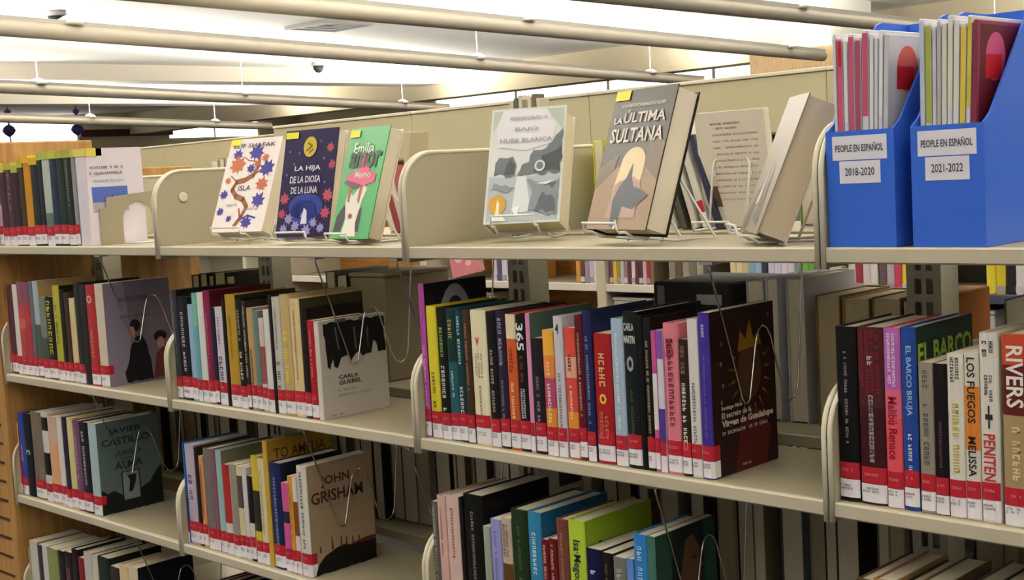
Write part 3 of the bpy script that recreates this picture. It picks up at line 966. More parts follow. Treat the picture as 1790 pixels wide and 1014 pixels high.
  (-2.7294, -2.6786, 0.2238, 0.147, '#c4beb4', 'white thick book', {'nolab': 1, 'side': '#8c8474'}),
  (-2.6768, -2.6494, 0.2201, 0.148, '#3c343c', 'thin plum book', {'nolab': 1}),
  (-2.6476, -2.6170, 0.2218, 0.144, '#c8c4c8', 'thin white book', {'nolab': 1, 'side': '#9c9688'}),
  (-2.6152, -2.5497, 0.2215, 0.150, '#7c8450', 'olive book', {'nolab': 1, 'side': '#b0ac98'}),
  (-2.5487, -2.5081, 0.2238, 0.152, '#1c1418', 'black book', {'nolab': 1}),
  (-2.5071, -2.4637, 0.2277, 0.143, '#241820', 'black book with rose pattern', {'nolab': 1, 't': [('#8c5c64', 'b', 0.5, 0.8, 0.6, 2)], 'side': '#0d0b0d'}),
  (-2.4620, -2.4267, 0.2428, 0.153, '#181216', 'black slim book', {'nolab': 1}),
  (-2.4250, -2.3935, 0.2240, 0.151, '#7c2028', 'maroon slim book', {'nolab': 1, 'side': '#c09c8c'}),
  (-2.3919, -2.3445, 0.2457, 0.170, '#b8b4b0', 'grey-white book', {'nolab': 1, 'side': '#0f0e0d'}),
  (-2.3429, -2.3124, 0.2445, 0.157, '#c8c0ac', 'cream slim book', {'nolab': 1, 'side': '#131110'}),
  (-2.3108, -2.2492, 0.2478, 0.163, '#1a2424', 'dark green-black book', {'nolab': 1, 'side': '#101413'}),
  (-2.2476, -2.1967, 0.2308, 0.154, '#2c2824', 'short dark book', {'nolab': 1}),
  (-2.1952, -2.1483, 0.2428, 0.157, '#c8b48c', 'cream book', {'nolab': 1}),
  (-2.1468, -2.0978, 0.2484, 0.170, '#cdbfa0', 'cream book with a navy board', {'nolab': 1, 'side': '#10121c'}),
 ]),
 'b1s1': (0.0, 0.012, 'in leftmost bay, top shelf', 'yellow-taped books on the top shelf of the leftmost bay', [
  (-2.7354, -2.7100, 0.2369, 0.154, '#5c4860', 'dusky violet book', {'ytop': '#b8b044', 'b': [(0, 0.5, '#b494a8')]}),
  (-2.7089, -2.6690, 0.2306, 0.149, '#3c2430', 'wine dark book', {'ytop': '#b8b044'}),
  (-2.6679, -2.6249, 0.2369, 0.154, '#40282c', 'dark maroon book', {'ytop': '#a8a43c', 't': [('#8c7480', 'b', 0.4, 0.9, 0.4)]}),
  (-2.6238, -2.5852, 0.2270, 0.151, '#2c1c20', 'black-brown book', {'ytop': '#a8a43c'}),
  (-2.5841, -2.5531, 0.2399, 0.155, '#3c3018', 'olive-brown book', {'ytop': '#a8a43c'}),
  (-2.5520, -2.5109, 0.2509, 0.164, '#b8801c', 'amber book', {'ytop': '#d8a424'}),
  (-2.5098, -2.4625, 0.2441, 0.165, '#1c2024', 'black book with amber tape', {'ytop': '#c8a428'}),
  (-2.4615, -2.4386, 0.2549, 0.161, '#1c2824', 'dark green slim book', {'ytop': '#98a048'}),
  (-2.4376, -2.3949, 0.2564, 0.170, '#5c6c64', 'grey-green book', {'ytop': '#a8ac48', 'b': [(0.35, 1, '#a8b0a8')]}),
  (-2.3939, -2.3552, 0.2558, 0.173, '#202c44', 'dark blue book', {'ytop': '#b0b848'}),
  (-2.3542, -2.3128, 0.2553, 0.165, '#1c2c24', 'bottle green book', {'ytop': '#a0a040'}),
  (-2.3119, -2.2712, 0.2547, 0.164, '#20261c', 'black-green book', {'ytop': '#98983c', 't': [('#8c8c7c', 'b', 0.4, 0.9, 0.3)]}),
  (-2.2696, -2.2491, 0.2546, 0.173, '#84848a', 'thin grey book', {'ytop': '#b8b048'}),
  (-2.2475, -2.1900, 0.2541, 0.165, '#dcd2dc', 'white book with a small blue picture', {'ytop': '#d8c860', 'nolab': 1, 'hard': False, 'side': '#ddd3dd'}),
 ]),
}

ROWS['b4s3'] = (-0.735, 0.012, 'in right bay, third shelf', 'books on the third shelf of the right bay', [
    (0.0080, 0.0300, 0.230, 0.150, '#8c7454', 'tan book', {}), (0.0300, 0.0560, 0.246, 0.165, '#5c4428', 'brown book', {}), (0.0560, 0.0900, 0.250, 0.170, '#a07848', 'caramel book', {}),
    (0.0900, 0.1200, 0.243, 0.165, '#3c2c20', 'dark brown book', {}), (0.1200, 0.1580, 0.252, 0.172, '#74583c', 'chestnut book', {}), (0.1580, 0.1860, 0.240, 0.160, '#4c3c4c', 'dull violet book', {}),
    (0.1860, 0.2240, 0.256, 0.175, '#5c5844', 'olive book', {}), (0.2240, 0.2600, 0.262, 0.178, '#343028', 'charcoal tall book', {}), (0.2600, 0.3000, 0.270, 0.180, '#2c2a26', 'black tall book', {}),
    (0.3000, 0.3340, 0.250, 0.170, '#7c6848', 'beige book', {})])
ROWS['b2s4'] = (-1.10, 0.012, 'in second bay, fourth shelf', 'books on the fourth shelf of the second bay', [
    (-1.8210, -1.7850, 0.250, 0.165, '#3c1c18', 'dark maroon book', {}), (-1.7850, -1.7500, 0.262, 0.170, '#5c1c18', 'oxblood book', {}), (-1.7500, -1.7200, 0.268, 0.175, '#701c1c', 'red-brown tall book', {}),
    (-1.7200, -1.6850, 0.266, 0.172, '#1c1614', 'black book', {}), (-1.6850, -1.6500, 0.240, 0.160, '#8c7c64', 'tan book', {})])

SIDE = {}
for key, (rz, ry, rowname, grp, rows) in ROWS.items():
    n = len(rows)
    for i, (x0, x1, h, d, col, look, spec) in enumerate(rows):
        lab = '%s, %s from left %s' % (look, ORD[i], rowname)
        gap = 0.0006
        t, frs = book('book', lab, x0 + gap / 2, ry + spec.get('dy', 0), H0 + rz + 0.0006, max(0.004, x1 - x0 - gap), h, d, col, spec, grp, last=(i == n - 1))
        SIDE[(key, i)] = (t, frs)


def side_art(key, i, layers):
    t, fr = SIDE[(key, i)]
    board = [c for c in t.children if c.name.startswith('board_print')]
    par = board[0] if board else t
    for k, (name, col, items) in enumerate(layers):
        print_part(par, fr, name, col, items, 0.0003 + 0.00025 * k)


NB = {k: len(v[4]) for k, v in ROWS.items()}
# violet-spined book: dark board with a golden crown shape and a soft oval
side_art('b3s2', NB['b3s2'] - 1, [
    ('printed_red_cloth', '#4a120c', [[(0.30, 0.0), (0.8, 0.0), (0.92, 0.22), (0.66, 0.36), (0.42, 0.30)]]),
    ('printed_oval', '#4a2c18', [ell(0.58, 0.60, 0.19, 0.17)]),
    ('printed_gold_crown', '#8a5f16', [[(0.40, 0.73), (0.78, 0.75), (0.74, 0.84), (0.66, 0.79), (0.60, 0.92), (0.53, 0.80), (0.45, 0.86)]] +
     [[(0.58 + 0.24 * math.cos(a), 0.60 + 0.21 * math.sin(a)), (0.58 + 0.36 * math.cos(a + .05), 0.60 + 0.30 * math.sin(a + .05)), (0.58 + 0.24 * math.cos(a + .08), 0.60 + 0.21 * math.sin(a + .08))] for a in [i * 0.33 for i in range(19)] if not 0.6 < a < 2.6]),
    ('printed_stars', '#7a5a3a', [ell(0.16, 0.80, 0.02, 0.015, 6), ell(0.14, 0.68, 0.02, 0.015, 6), ell(0.16, 0.55, 0.02, 0.015, 6), ell(0.13, 0.45, 0.02, 0.015, 6), ell(0.9, 0.92, 0.02, 0.014, 6)]),
    ('title_lettering', '#cfc6b8', [('t', 'Santiago Mata', 0.12, 0.44, 0.395, 0.425), ('t', 'El secreto de la', 0.12, 0.58, 0.35, 0.385), ('t', 'Virgen de Guadalupe', 0.12, 0.93, 0.285, 0.34, 0, 0.035), ('b', 0.12, 0.84, 0.245, 0.275, 1), ('b', 0.42, 0.56, 0.03, 0.05, 1)]),
])
# white paperback with black smears
side_art('b2s2', NB['b2s2'] - 1, [
    ('printed_ink_blots', '#0d0c0c', [ragged([(0.06, 0.97), (0.98, 0.97), (0.98, 0.60), (0.86, 0.60), (0.84, 0.70), (0.80, 0.73), (0.76, 0.60), (0.62, 0.58), (0.58, 0.64), (0.52, 0.62), (0.44, 0.54), (0.40, 0.62), (0.30, 0.60), (0.24, 0.50), (0.19, 0.52), (0.18, 0.60), (0.13, 0.50), (0.09, 0.53)], amp=0.012)]),
    ('printed_highlights', '#5a5854', [[(0.22, 0.92), (0.25, 0.92), (0.28, 0.68), (0.26, 0.68)], [(0.50, 0.90), (0.53, 0.90), (0.54, 0.66), (0.52, 0.66)], [(0.70, 0.86), (0.73, 0.88), (0.72, 0.66), (0.71, 0.66)], [(0.24, 1.0), (0.40, 1.0), (0.40, 0.965), (0.24, 0.965)], [(0.60, 0.99), (0.69, 0.99), (0.68, 0.955), (0.60, 0.955)]]),
    ('title_lettering', '#3a3836', [('t', 'CARLA', 0.24, 0.54, 0.385, 0.425, 0, 0.03), ('t', 'GUEBEL', 0.24, 0.58, 0.325, 0.37, 0, 0.03), ('b', 0.10, 0.30, 0.02, 0.04, 1)]),
    ('subtitle_lettering', '#8d8f94', [('b', 0.22, 0.54, 0.255, 0.29, 1), ('b', 0.22, 0.74, 0.20, 0.235, 1)]),
])
# lilac board with two figures
side_art('b1s2', NB['b1s2'] - 1, [
    ('printed_haze', '#82788c', [[(0.0, 0.0), (0.30, 0.0), (0.36, 0.5), (0.30, 1.0), (0.0, 1.0)]]),
    ('printed_coat', '#0c0c12', [ragged([(0.26, 0.02), (0.66, 0.02), (0.64, 0.12), (0.60, 0.34), (0.53, 0.46), (0.44, 0.46), (0.36, 0.38), (0.30, 0.22), (0.23, 0.12)], amp=0.012)]),
    ('printed_hair', '#14100f', [ell(0.43, 0.565, 0.08, 0.06), ell(0.80, 0.43, 0.10, 0.055)]),
    ('printed_skin', '#a8766c', [ell(0.375, 0.50, 0.05, 0.06), ell(0.80, 0.36, 0.06, 0.06)]),
    ('printed_gown', '#5e2a2a', [[(0.66, 0.02), (0.98, 0.04), (0.98, 0.30), (0.82, 0.32), (0.72, 0.26)]]),
    ('title_lettering', '#4c4252', [('b', 0.22, 0.68, 0.80, 0.86, 1), ('b', 0.22, 0.66, 0.64, 0.68, 1)]),
])
# smoky grey board
side_art('b1s3', NB['b1s3'] - 1, [
    ('printed_smoke', '#15191a', [ragged([(0.0, 0.0), (1.0, 0.0), (1.0, 0.42), (0.90, 0.36), (0.80, 0.26), (0.66, 0.22), (0.5, 0.16), (0.36, 0.16), (0.22, 0.24), (0.1, 0.22), (0.0, 0.27)], amp=0.012)]),
    ('printed_frame_line', '#1e2426', [[(0.34, 0.11), (0.64, 0.11), (0.64, 0.43), (0.34, 0.43)]]),
    ('printed_doorway', '#7f8c8c', [[(0.36, 0.12), (0.62, 0.12), (0.62, 0.42), (0.36, 0.42)]]),
    ('printed_figure', '#141818', [[(0.44, 0.20), (0.47, 0.33), (0.43, 0.38), (0.58, 0.38), (0.56, 0.30), (0.50, 0.20)]]),
    ('title_lettering', '#232a2c', [('t', 'JAVIER', 0.18, 0.72, 0.84, 0.915), ('t', 'CASTILLO', 0.06, 0.84, 0.735, 0.81), ('t', 'JUEGO', 0.26, 0.68, 0.60, 0.66), ('b', 0.40, 0.52, 0.56, 0.59, 1), ('t', 'ALMA', 0.24, 0.70, 0.465, 0.545)]),
])
# tan landscape board
side_art('b2s3', NB['b2s3'] - 1, [
    ('printed_hill', '#120f0d', [ragged([(0.04, 0.0), (1.0, 0.0), (1.0, 0.19), (0.80, 0.205), (0.62, 0.195), (0.46, 0.215), (0.32, 0.19), (0.20, 0.16), (0.10, 0.10)], amp=0.012)]),
    ('printed_treeline', '#5b3223', [[(0.55, 0.195), (1.0, 0.185), (1.0, 0.225), (0.86, 0.23), (0.7, 0.215)]] + [[(u, 0.2), (u + .03, 0.2), (u + .022, 0.2 + hh), (u + .006, 0.2 + hh)] for u, hh in ((0.12, .06), (0.30, .12), (0.44, .10), (0.52, .09), (0.62, .07), (0.72, .06))]),
    ('title_lettering', '#3f2b1e', [('t', 'JOHN', 0.20, 0.64, 0.775, 0.88), ('t', 'GRISHAM', 0.04, 0.84, 0.64, 0.75)]),
    ('subtitle_lettering', '#8d735c', [('b', 0.16, 0.74, 0.585, 0.62, 1)]),
])
# gold, green and lime boards that rise above their neighbours
side_art('b2s3', 14, [('title_lettering', '#4c3214', [('t', 'TO AMELIA', 0.10, 0.92, 0.845, 0.93, 0, 0.01)])])
side_art('b4s2', 3, [
    ('printed_foliage', '#1c3a2c', [ell(0.3, 0.95, 0.25, 0.03), ell(0.75, 0.90, 0.2, 0.05), ell(0.5, 0.7, 0.4, 0.06)]),
    ('title_lettering', '#8aa840', [('t', 'EL BARCO', 0.02, 0.97, 0.79, 0.91, 0, 0.03), ('t', 'DE', 0.10, 0.36, 0.66, 0.76, 0, 0.03)]),
])
side_art('b3s3', 13, [('title_lettering', '#14202c', [('t', 'Joio', 0.16, 0.52, 0.60, 0.83, 0, 0.03)])])
# magenta tall book: black board with a grey disc and a dark head of hair
side_art('b3s2', 0, [
    ('printed_disc', '#8c8890', [ell(0.48, 0.62, 0.30, 0.36, 24)]),
    ('printed_hair', '#232025', [ell(0.48, 0.80, 0.13, 0.10, 18)]),
    ('printed_face', '#77727a', [ell(0.49, 0.755, 0.075, 0.07, 14)]),
])
# profile portrait board
side_art('b3s3', NB['b3s3'] - 1, [
    ('printed_background', '#24453c', [[(0.0, 0.0), (0.30, 0.0), (0.22, 0.5), (0.28, 1.0), (0.0, 1.0)], [(0.78, 0.3), (1.0, 0.3), (1.0, 1.0), (0.80, 1.0)]]),
    ('printed_face', '#5c4234', [[(0.34, 0.55), (0.48, 0.90), (0.60, 0.93), (0.70, 0.84), (0.72, 0.75), (0.78, 0.68), (0.72, 0.66), (0.74, 0.60), (0.66, 0.52), (0.56, 0.50), (0.5, 0.4), (0.36, 0.4)]]),
    ('printed_eye', '#120c0a', [ell(0.62, 0.76, 0.05, 0.012, 10), ell(0.70, 0.60, 0.03, 0.012, 8)]),
])
# white-spined book on the top shelf at left
side_art('b1s1', NB['b1s1'] - 1, [
    ('printed_picture', '#5267b4', [rect(0.06, 0.70, 0.40, 0.60)]),
    ('printed_shore', '#a8a0a0', [rect(0.06, 0.70, 0.34, 0.44)]),
    ('printed_figure', '#1c1c28', [ell(0.40, 0.44, 0.07, 0.05), [(0.34, 0.38), (0.48, 0.38), (0.42, 0.52)]]),
    ('title_lettering', '#6a6478', [('b', 0.06, 0.66, 0.78, 0.82, 1), ('b', 0.04, 0.68, 0.72, 0.76, 1)]),
    ('subtitle_lettering', '#86a8d0', [('b', 0.10, 0.64, 0.64, 0.68, 1)]),
    ('yellow_tape_end', '#d8c860', [rect(0.0, 0.18, 0.915, 1.0)]),
])

# ------------------------------------------------------------------ wire supports hanging from the shelf above
WIRE = [(0.012, 0.348), (0.015, 0.335), (0.05, 0.235), (0.088, 0.122), (0.094, 0.113), (0.102, 0.111), (0.110, 0.117), (0.132, 0.205),
        (0.140, 0.226), (0.152, 0.233), (0.165, 0.228), (0.176, 0.212), (0.207, 0.120), (0.218, 0.102), (0.232, 0.095), (0.246, 0.102), (0.254, 0.12), (0.282, 0.335), (0.283, 0.348)]
m = MB()
m.tube([(0, y, z) for y, z in WIRE], 0.0018, 8)
WIRE_ME = m.mesh('bent_wire')
WIRE_ME.materials.append(CHROME)
m = MB()
m.box(-0.012, 0.012, 0.004, 0.03, 0.346, 0.3505)
CLIP_ME = m.mesh('clip')
CLIP_ME.materials.append(CHROME)


def clips(t):
    link('clip', CLIP_ME, t)
    link('clip', CLIP_ME, t).location = (0, 0.254, 0)


def right_edge(key):
    return ROWS[key][4][-1][1]


for key, lab, off in (('b3s2', 'bent wire support in front of the dark painted board, third bay', 0.0),
                      ('b2s2', 'bent wire support against the ink-blot paperback, second bay', 0.0),
                      ('b2s3', 'bent wire support across the tan landscape board, second bay', 0.0),
                      ('b1s2', 'bent wire support by the embracing-couple board, leftmost bay', 0.0),
                      ('b1s3', 'bent wire support across the smoky grey board, leftmost bay', 0.0),
                      ('b3s3', 'bent wire support across the profile portrait board, third bay', 0.0),
                      ('b1s4', 'bent wire support beside the navy board, leftmost bay low shelf', 0.0)):
    z = ROWS[key][0]
    gapz = {-0.374: 0.0, -0.735: -0.013, -1.10: -0.009}[z]
    t = thing('wire_book_support', lab, 'book support', (right_edge(key) + 0.006, 0.0, H0 + z + gapz), 'wire book supports')
    link('bent_wire', WIRE_ME, t)
    clips(t)
t = thing('wire_book_support', 'slack wire support hanging alone beside the magenta tall book', 'book support', (-0.965, 0.0, H0 - 0.374), 'wire book supports')
link('bent_wire', WIRE_ME, t)
clips(t)
t = thing('wire_book_support', 'slack wire support hanging alone beside the grey patterned book, second bay end', 'book support', (-0.965, 0.0, H0 - 0.748), 'wire book supports')
link('bent_wire', WIRE_ME, t)
clips(t)

# ------------------------------------------------------------------ steel bookend with an arch, leftmost bay top shelf
t = thing('steel_bookend', 'beige steel bookend with an arched cut-out beside the white book', 'bookend', (right_edge('b1s1') + 0.0045, 0.04, H0 + 0.0008))
outer = [(0.0, 0.0), (0.0, 0.095), (0.02, 0.097), (0.022, 0.124), (0.205, 0.138), (0.205, 0.0)]
arch = [(0.155, 0.0), (0.155, 0.055)] + [(0.11 + 0.045 * math.cos(a), 0.055 + 0.055 * math.sin(a)) for a in [math.pi * i / 10 for i in range(1, 10)]] + [(0.065, 0.055), (0.065, 0.0)]
m = MB()
poly = outer[:6] + arch
m.prism([(y, z) for y, z in poly], 0.0, 0.0015, 'x')
m.build('arched_plate', mat('#9a9078', 0.4), t)
MB().box(0.0016, 0.09, 0.06, 0.13, 0.0, 0.0013).build('base_plate', mat('#cfc9c4', 0.4), t)

# ------------------------------------------------------------------ display books on wire easels (top shelf)


def easel(label, x, y, yaw, w, tilt, zb, thick, group='white wire display easels', lip=0.016):
    t = thing('display_easel', label, 'easel', (x, y, H0), group, yaw)
    a, b = w * 0.16, w * 0.72
    r = 0.0025
    m = MB()
    zf = max(zb - 0.004, 0.003)
    front = [(a, 0.10, 0.003), (a, 0.01, max(0.003, zf - thick * math.sin(tilt) * 0.6)), (a, -0.006, zf), (a, -0.018, zf), (a, -0.022, zf + 0.004), (a, -0.022 - 0.003, zf + lip),
             (b, -0.025, zf + lip), (b, -0.022, zf + 0.004), (b, -0.018, zf), (b, -0.006, zf), (b, 0.01, max(0.003, zf - thick * math.sin(tilt) * 0.6)), (b, 0.10, 0.003)]
    m.tube(front, r, 6)
    m.build('front_ledge', WIRE_W, t)
    yb = thick / math.cos(tilt) + 0.008 + zb * math.tan(tilt)
    s = math.tan(tilt)
    m = MB()
    hh = 0.15
    arc = [((a + b) / 2 + (b - a) / 2 * math.cos(q), yb + s * (hh - 0.03 + 0.03 * math.sin(q)), hh - 0.03 + 0.03 * math.sin(q)) for q in [math.pi * i / 8 for i in range(9)]]
    m.tube([(b, yb + 0.003 * s, 0.003)] + arc + [(a, yb + 0.003 * s, 0.003)], r, 6)
    m.build('back_loop', WIRE_W, t)
    for q in (a, b):
        m = MB()
        m.tube([(q, yb + s * 0.115, 0.115), (q, yb + s * 0.115 + 0.075, 0.003), (q, 0.10, 0.003)], r, 6)
        m.build('rear_leg', WIRE_W, t)
    return t


def display_book(label, x, y, zb, yaw, tilt, w, h, thick, front, spine, layers, pages=None, hard=True, group='books shown face out on the top shelf'):
    t = thing('display_book', label, 'book', (x, y, H0 + zb), group, yaw)
    piv = Matrix.Rotation(-tilt, 4, 'X')
    M4 = piv
    bt = 0.0022 if hard else 0.0009
    ins = 0.004 if hard else 0.0006

    def put(mb, name, m, par=None):
        mb.v = [tuple(M4 @ V(p)) for p in mb.v]
        return mb.build(name, m, par or t)
    m = MB()
    m.box(0, w, 0, bt, 0, h)
    fc = put(m, 'front_cover', mat(front, 0.3))
    m = MB()
    m.box(0, bt, bt, thick - bt, 0, h)
    put(m, 'spine', mat(spine, 0.35))
    m = MB()
    m.box(0, w, thick - bt, thick, 0, h)
    put(m, 'back_cover', mat(spine, 0.35))
    m = MB()
    m.box(bt + 0.0002, w - ins, bt + 0.0002, thick - bt - 0.0002, ins, h - ins)
    put(m, 'page_block', pages or PAGES)
    fr = Frame((0, -0.0001, 0), (w, 0, 0), (0, 0, h))
    for k, (name, col, items) in enumerate(layers):
        print_part(fc, fr, name, col, items, 0.0002 + 0.00025 * k, 0.35, M4)
    return t


YEL = '#e2d63a'
# white cover with leaves on a winding branch
br = [(0.44, 0.06), (0.54, 0.16), (0.60, 0.26), (0.50, 0.34), (0.34, 0.38), (0.24, 0.45), (0.30, 0.53), (0.46, 0.55), (0.60, 0.60), (0.66, 0.70), (0.64, 0.80)]
NAVY, RUST = '#3a2f86', '#b0603a'
display_book('white face-out book with violet and rust leaves on a winding branch', -1.703, 0.064, 0.028, 0.222, 0.42, 0.163, 0.24, 0.036, '#e6dcd8', '#ded4d0', [
    ('printed_branch', '#8e5538', stroke(br, 0.06) + stroke([(0.60, 0.60), (0.74, 0.66)], 0.02) + stroke([(0.3, 0.53), (0.16, 0.60)], 0.016) + stroke([(0.65, 0.74), (0.44, 0.76), (0.34, 0.80)], 0.012) + stroke([(0.52, 0.15), (0.46, 0.24)], 0.03)),
    ('printed_violet_leaves', NAVY, [leaf(0.56, 0.845, 0.156, 0.4), leaf(0.20, 0.83, 0.104, 0.2), leaf(0.83, 0.67, 0.156, 0.9), leaf(0.52, 0.67, 0.091, 0.1), leaf(0.10, 0.40, 0.091, 0.5), leaf(0.80, 0.33, 0.143, 0.0), leaf(0.10, 0.22, 0.078, 1.0), leaf(0.66, 0.10, 0.117, 0.3), leaf(0.30, 0.14, 0.065, 1.2)] + stroke([(0.52, 0.12), (0.66, 0.17), (0.82, 0.14)], 0.02)),
    ('printed_rust_leaves', RUST, [leaf(0.24, 0.72, 0.169, 0.7), leaf(0.80, 0.50, 0.130, 0.3), leaf(0.76, 0.78, 0.078, 0.9), leaf(0.12, 0.55, 0.065, 0.2), leaf(0.62, 0.72, 0.065, 0.2)]),
    ('title_lettering', '#3a3440', [('t', 'ELIF SHAFAK', 0.08, 0.90, 0.90, 0.945, 0, 0.01), ('t', 'ISLA', 0.36, 0.60, 0.435, 0.49, 0, 0.01)]),
    ('subtitle_lettering', '#8f868a', [('b', 0.20, 0.42, 0.27, 0.30, 1), ('b', 0.56, 0.84, 0.22, 0.25, 1)]),
    ('yellow_sticker', YEL, [rect(0.01, 0.20, 0.93, 0.995)]),
])
easel('white wire easel under the leafy white book', -1.703, 0.064, 0.222, 0.163, 0.42, 0.028, 0.036)

display_book('midnight blue face-out book with moon medallion and red blossoms', -1.424, 0.053, 0.016, 0.166, 0.25, 0.159, 0.243, 0.030, '#241d42', '#d8d2c4', [
    ('printed_glow', '#2c3c8c', [ell(0.52, 0.28, 0.32, 0.12), ell(0.5, 0.22, 0.26, 0.12)]),
    ('printed_blossoms', '#a8485a', [leaf(0.92, 0.38, 0.11, 0.2), leaf(0.10, 0.36, 0.10, 0.6), leaf(0.90, 0.22, 0.10, 0.5), leaf(0.88, 0.82, 0.08, 0.3), leaf(0.94, 0.66, 0.08, 0.9), leaf(0.08, 0.22, 0.08, 0.2)]),
    ('printed_clouds', '#8f86b8', [leaf(0.22, 0.17, 0.09, 0.2), leaf(0.50, 0.20, 0.07, 0.6), leaf(0.70, 0.13, 0.08, 0.2), leaf(0.36, 0.10, 0.09, 0.9), leaf(0.14, 0.08, 0.08, 0.4), leaf(0.58, 0.06, 0.10, 0.1), leaf(0.84, 0.08, 0.08, 0.6)]),
    ('printed_stars', '#6b62a0', [ell(u, v, 0.02, 0.014, 6) for u, v in ((0.12, 0.80), (0.22, 0.68), (0.30, 0.78), (0.10, 0.58), (0.78, 0.72), (0.70, 0.88), (0.24, 0.50), (0.84, 0.5))]),
    ('printed_figure', '#d9d4e2', [[(0.46, 0.12), (0.58, 0.12), (0.56, 0.24), (0.50, 0.27)]]),
    ('printed_medallion', '#c2a93c', [ell(0.50, 0.835, 0.125, 0.095, 22)]),
    ('printed_medallion_core', '#6b5c24', stroke([(0.44, 0.80), (0.54, 0.84), (0.46, 0.87)], 0.02) + stroke([(0.5, 0.78), (0.56, 0.81)], 0.02)),
    ('title_lettering', '#d4cfdc', [('t', 'LA HIJA', 0.25, 0.74, 0.60, 0.66), ('t', 'DE LA DIOSA', 0.18, 0.76, 0.50, 0.565), ('t', 'DE LA LUNA', 0.22, 0.72, 0.40, 0.465)]),
    ('yellow_sticker', YEL, [rect(0.02, 0.26, 0.92, 0.98)]),
])
easel('white wire easel under the midnight blue book', -1.424, 0.053, 0.166, 0.159, 0.25, 0.016, 0.030)

display_book('green face-out book with a pink hat and a white hand on the cover', -1.231, 0.056, 0.0135, -0.149, 0.307, 0.158, 0.241, 0.034, '#3f9a58', '#d8cdb8', [
    ('printed_dark_coat', '#14181a', [[(0.05, 0.06), (0.24, 0.06), (0.34, 0.24), (0.22, 0.30), (0.08, 0.20)], [(0.62, 0.06), (0.72, 0.06), (0.70, 0.28), (0.60, 0.24)]]),
    ('printed_skin', '#e6dcd2', [[(0.28, 0.02), (0.66, 0.02), (0.60, 0.14), (0.66, 0.34), (0.74, 0.44), (0.60, 0.50), (0.40, 0.38), (0.28, 0.44), (0.24, 0.34), (0.32, 0.16)]]),
    ('printed_hair', '#8f5a2a', [[(0.26, 0.46), (0.34, 0.48), (0.34, 0.32), (0.28, 0.33)], [(0.54, 0.46), (0.62, 0.48), (0.60, 0.30), (0.54, 0.34)]]),
    ('printed_hat_shadow', '#54303c', [[(0.10, 0.50), (0.40, 0.44), (0.62, 0.47), (0.60, 0.52), (0.20, 0.54)]]),
    ('printed_pink_hat', '#c94f74', [[(0.12, 0.53), (0.40, 0.50), (0.62, 0.47), (0.88, 0.50), (0.90, 0.57), (0.72, 0.60), (0.58, 0.74), (0.50, 0.75), (0.42, 0.62), (0.20, 0.58)]]),
    ('printed_lips', '#8a2f3a', [ell(0.44, 0.20, 0.05, 0.022, 10)]),
    ('title_lettering_white', '#e8f0e4', [('t', 'Emilia', 0.20, 0.72, 0.76, 0.86, 0, 0.01), ('t', 'Mismo', 0.36, 0.76, 0.54, 0.60, 0, 0.01)]),
    ('title_lettering_black', '#15241a', [('t', 'amor', 0.14, 0.94, 0.63, 0.78, 0, 0.03)]),
    ('yellow_sticker', YEL, [rect(0.02, 0.28, 0.915, 0.98)]),
])
easel('white wire easel under the green book', -1.231, 0.056, -0.149, 0.158, 0.307, 0.0135, 0.034)

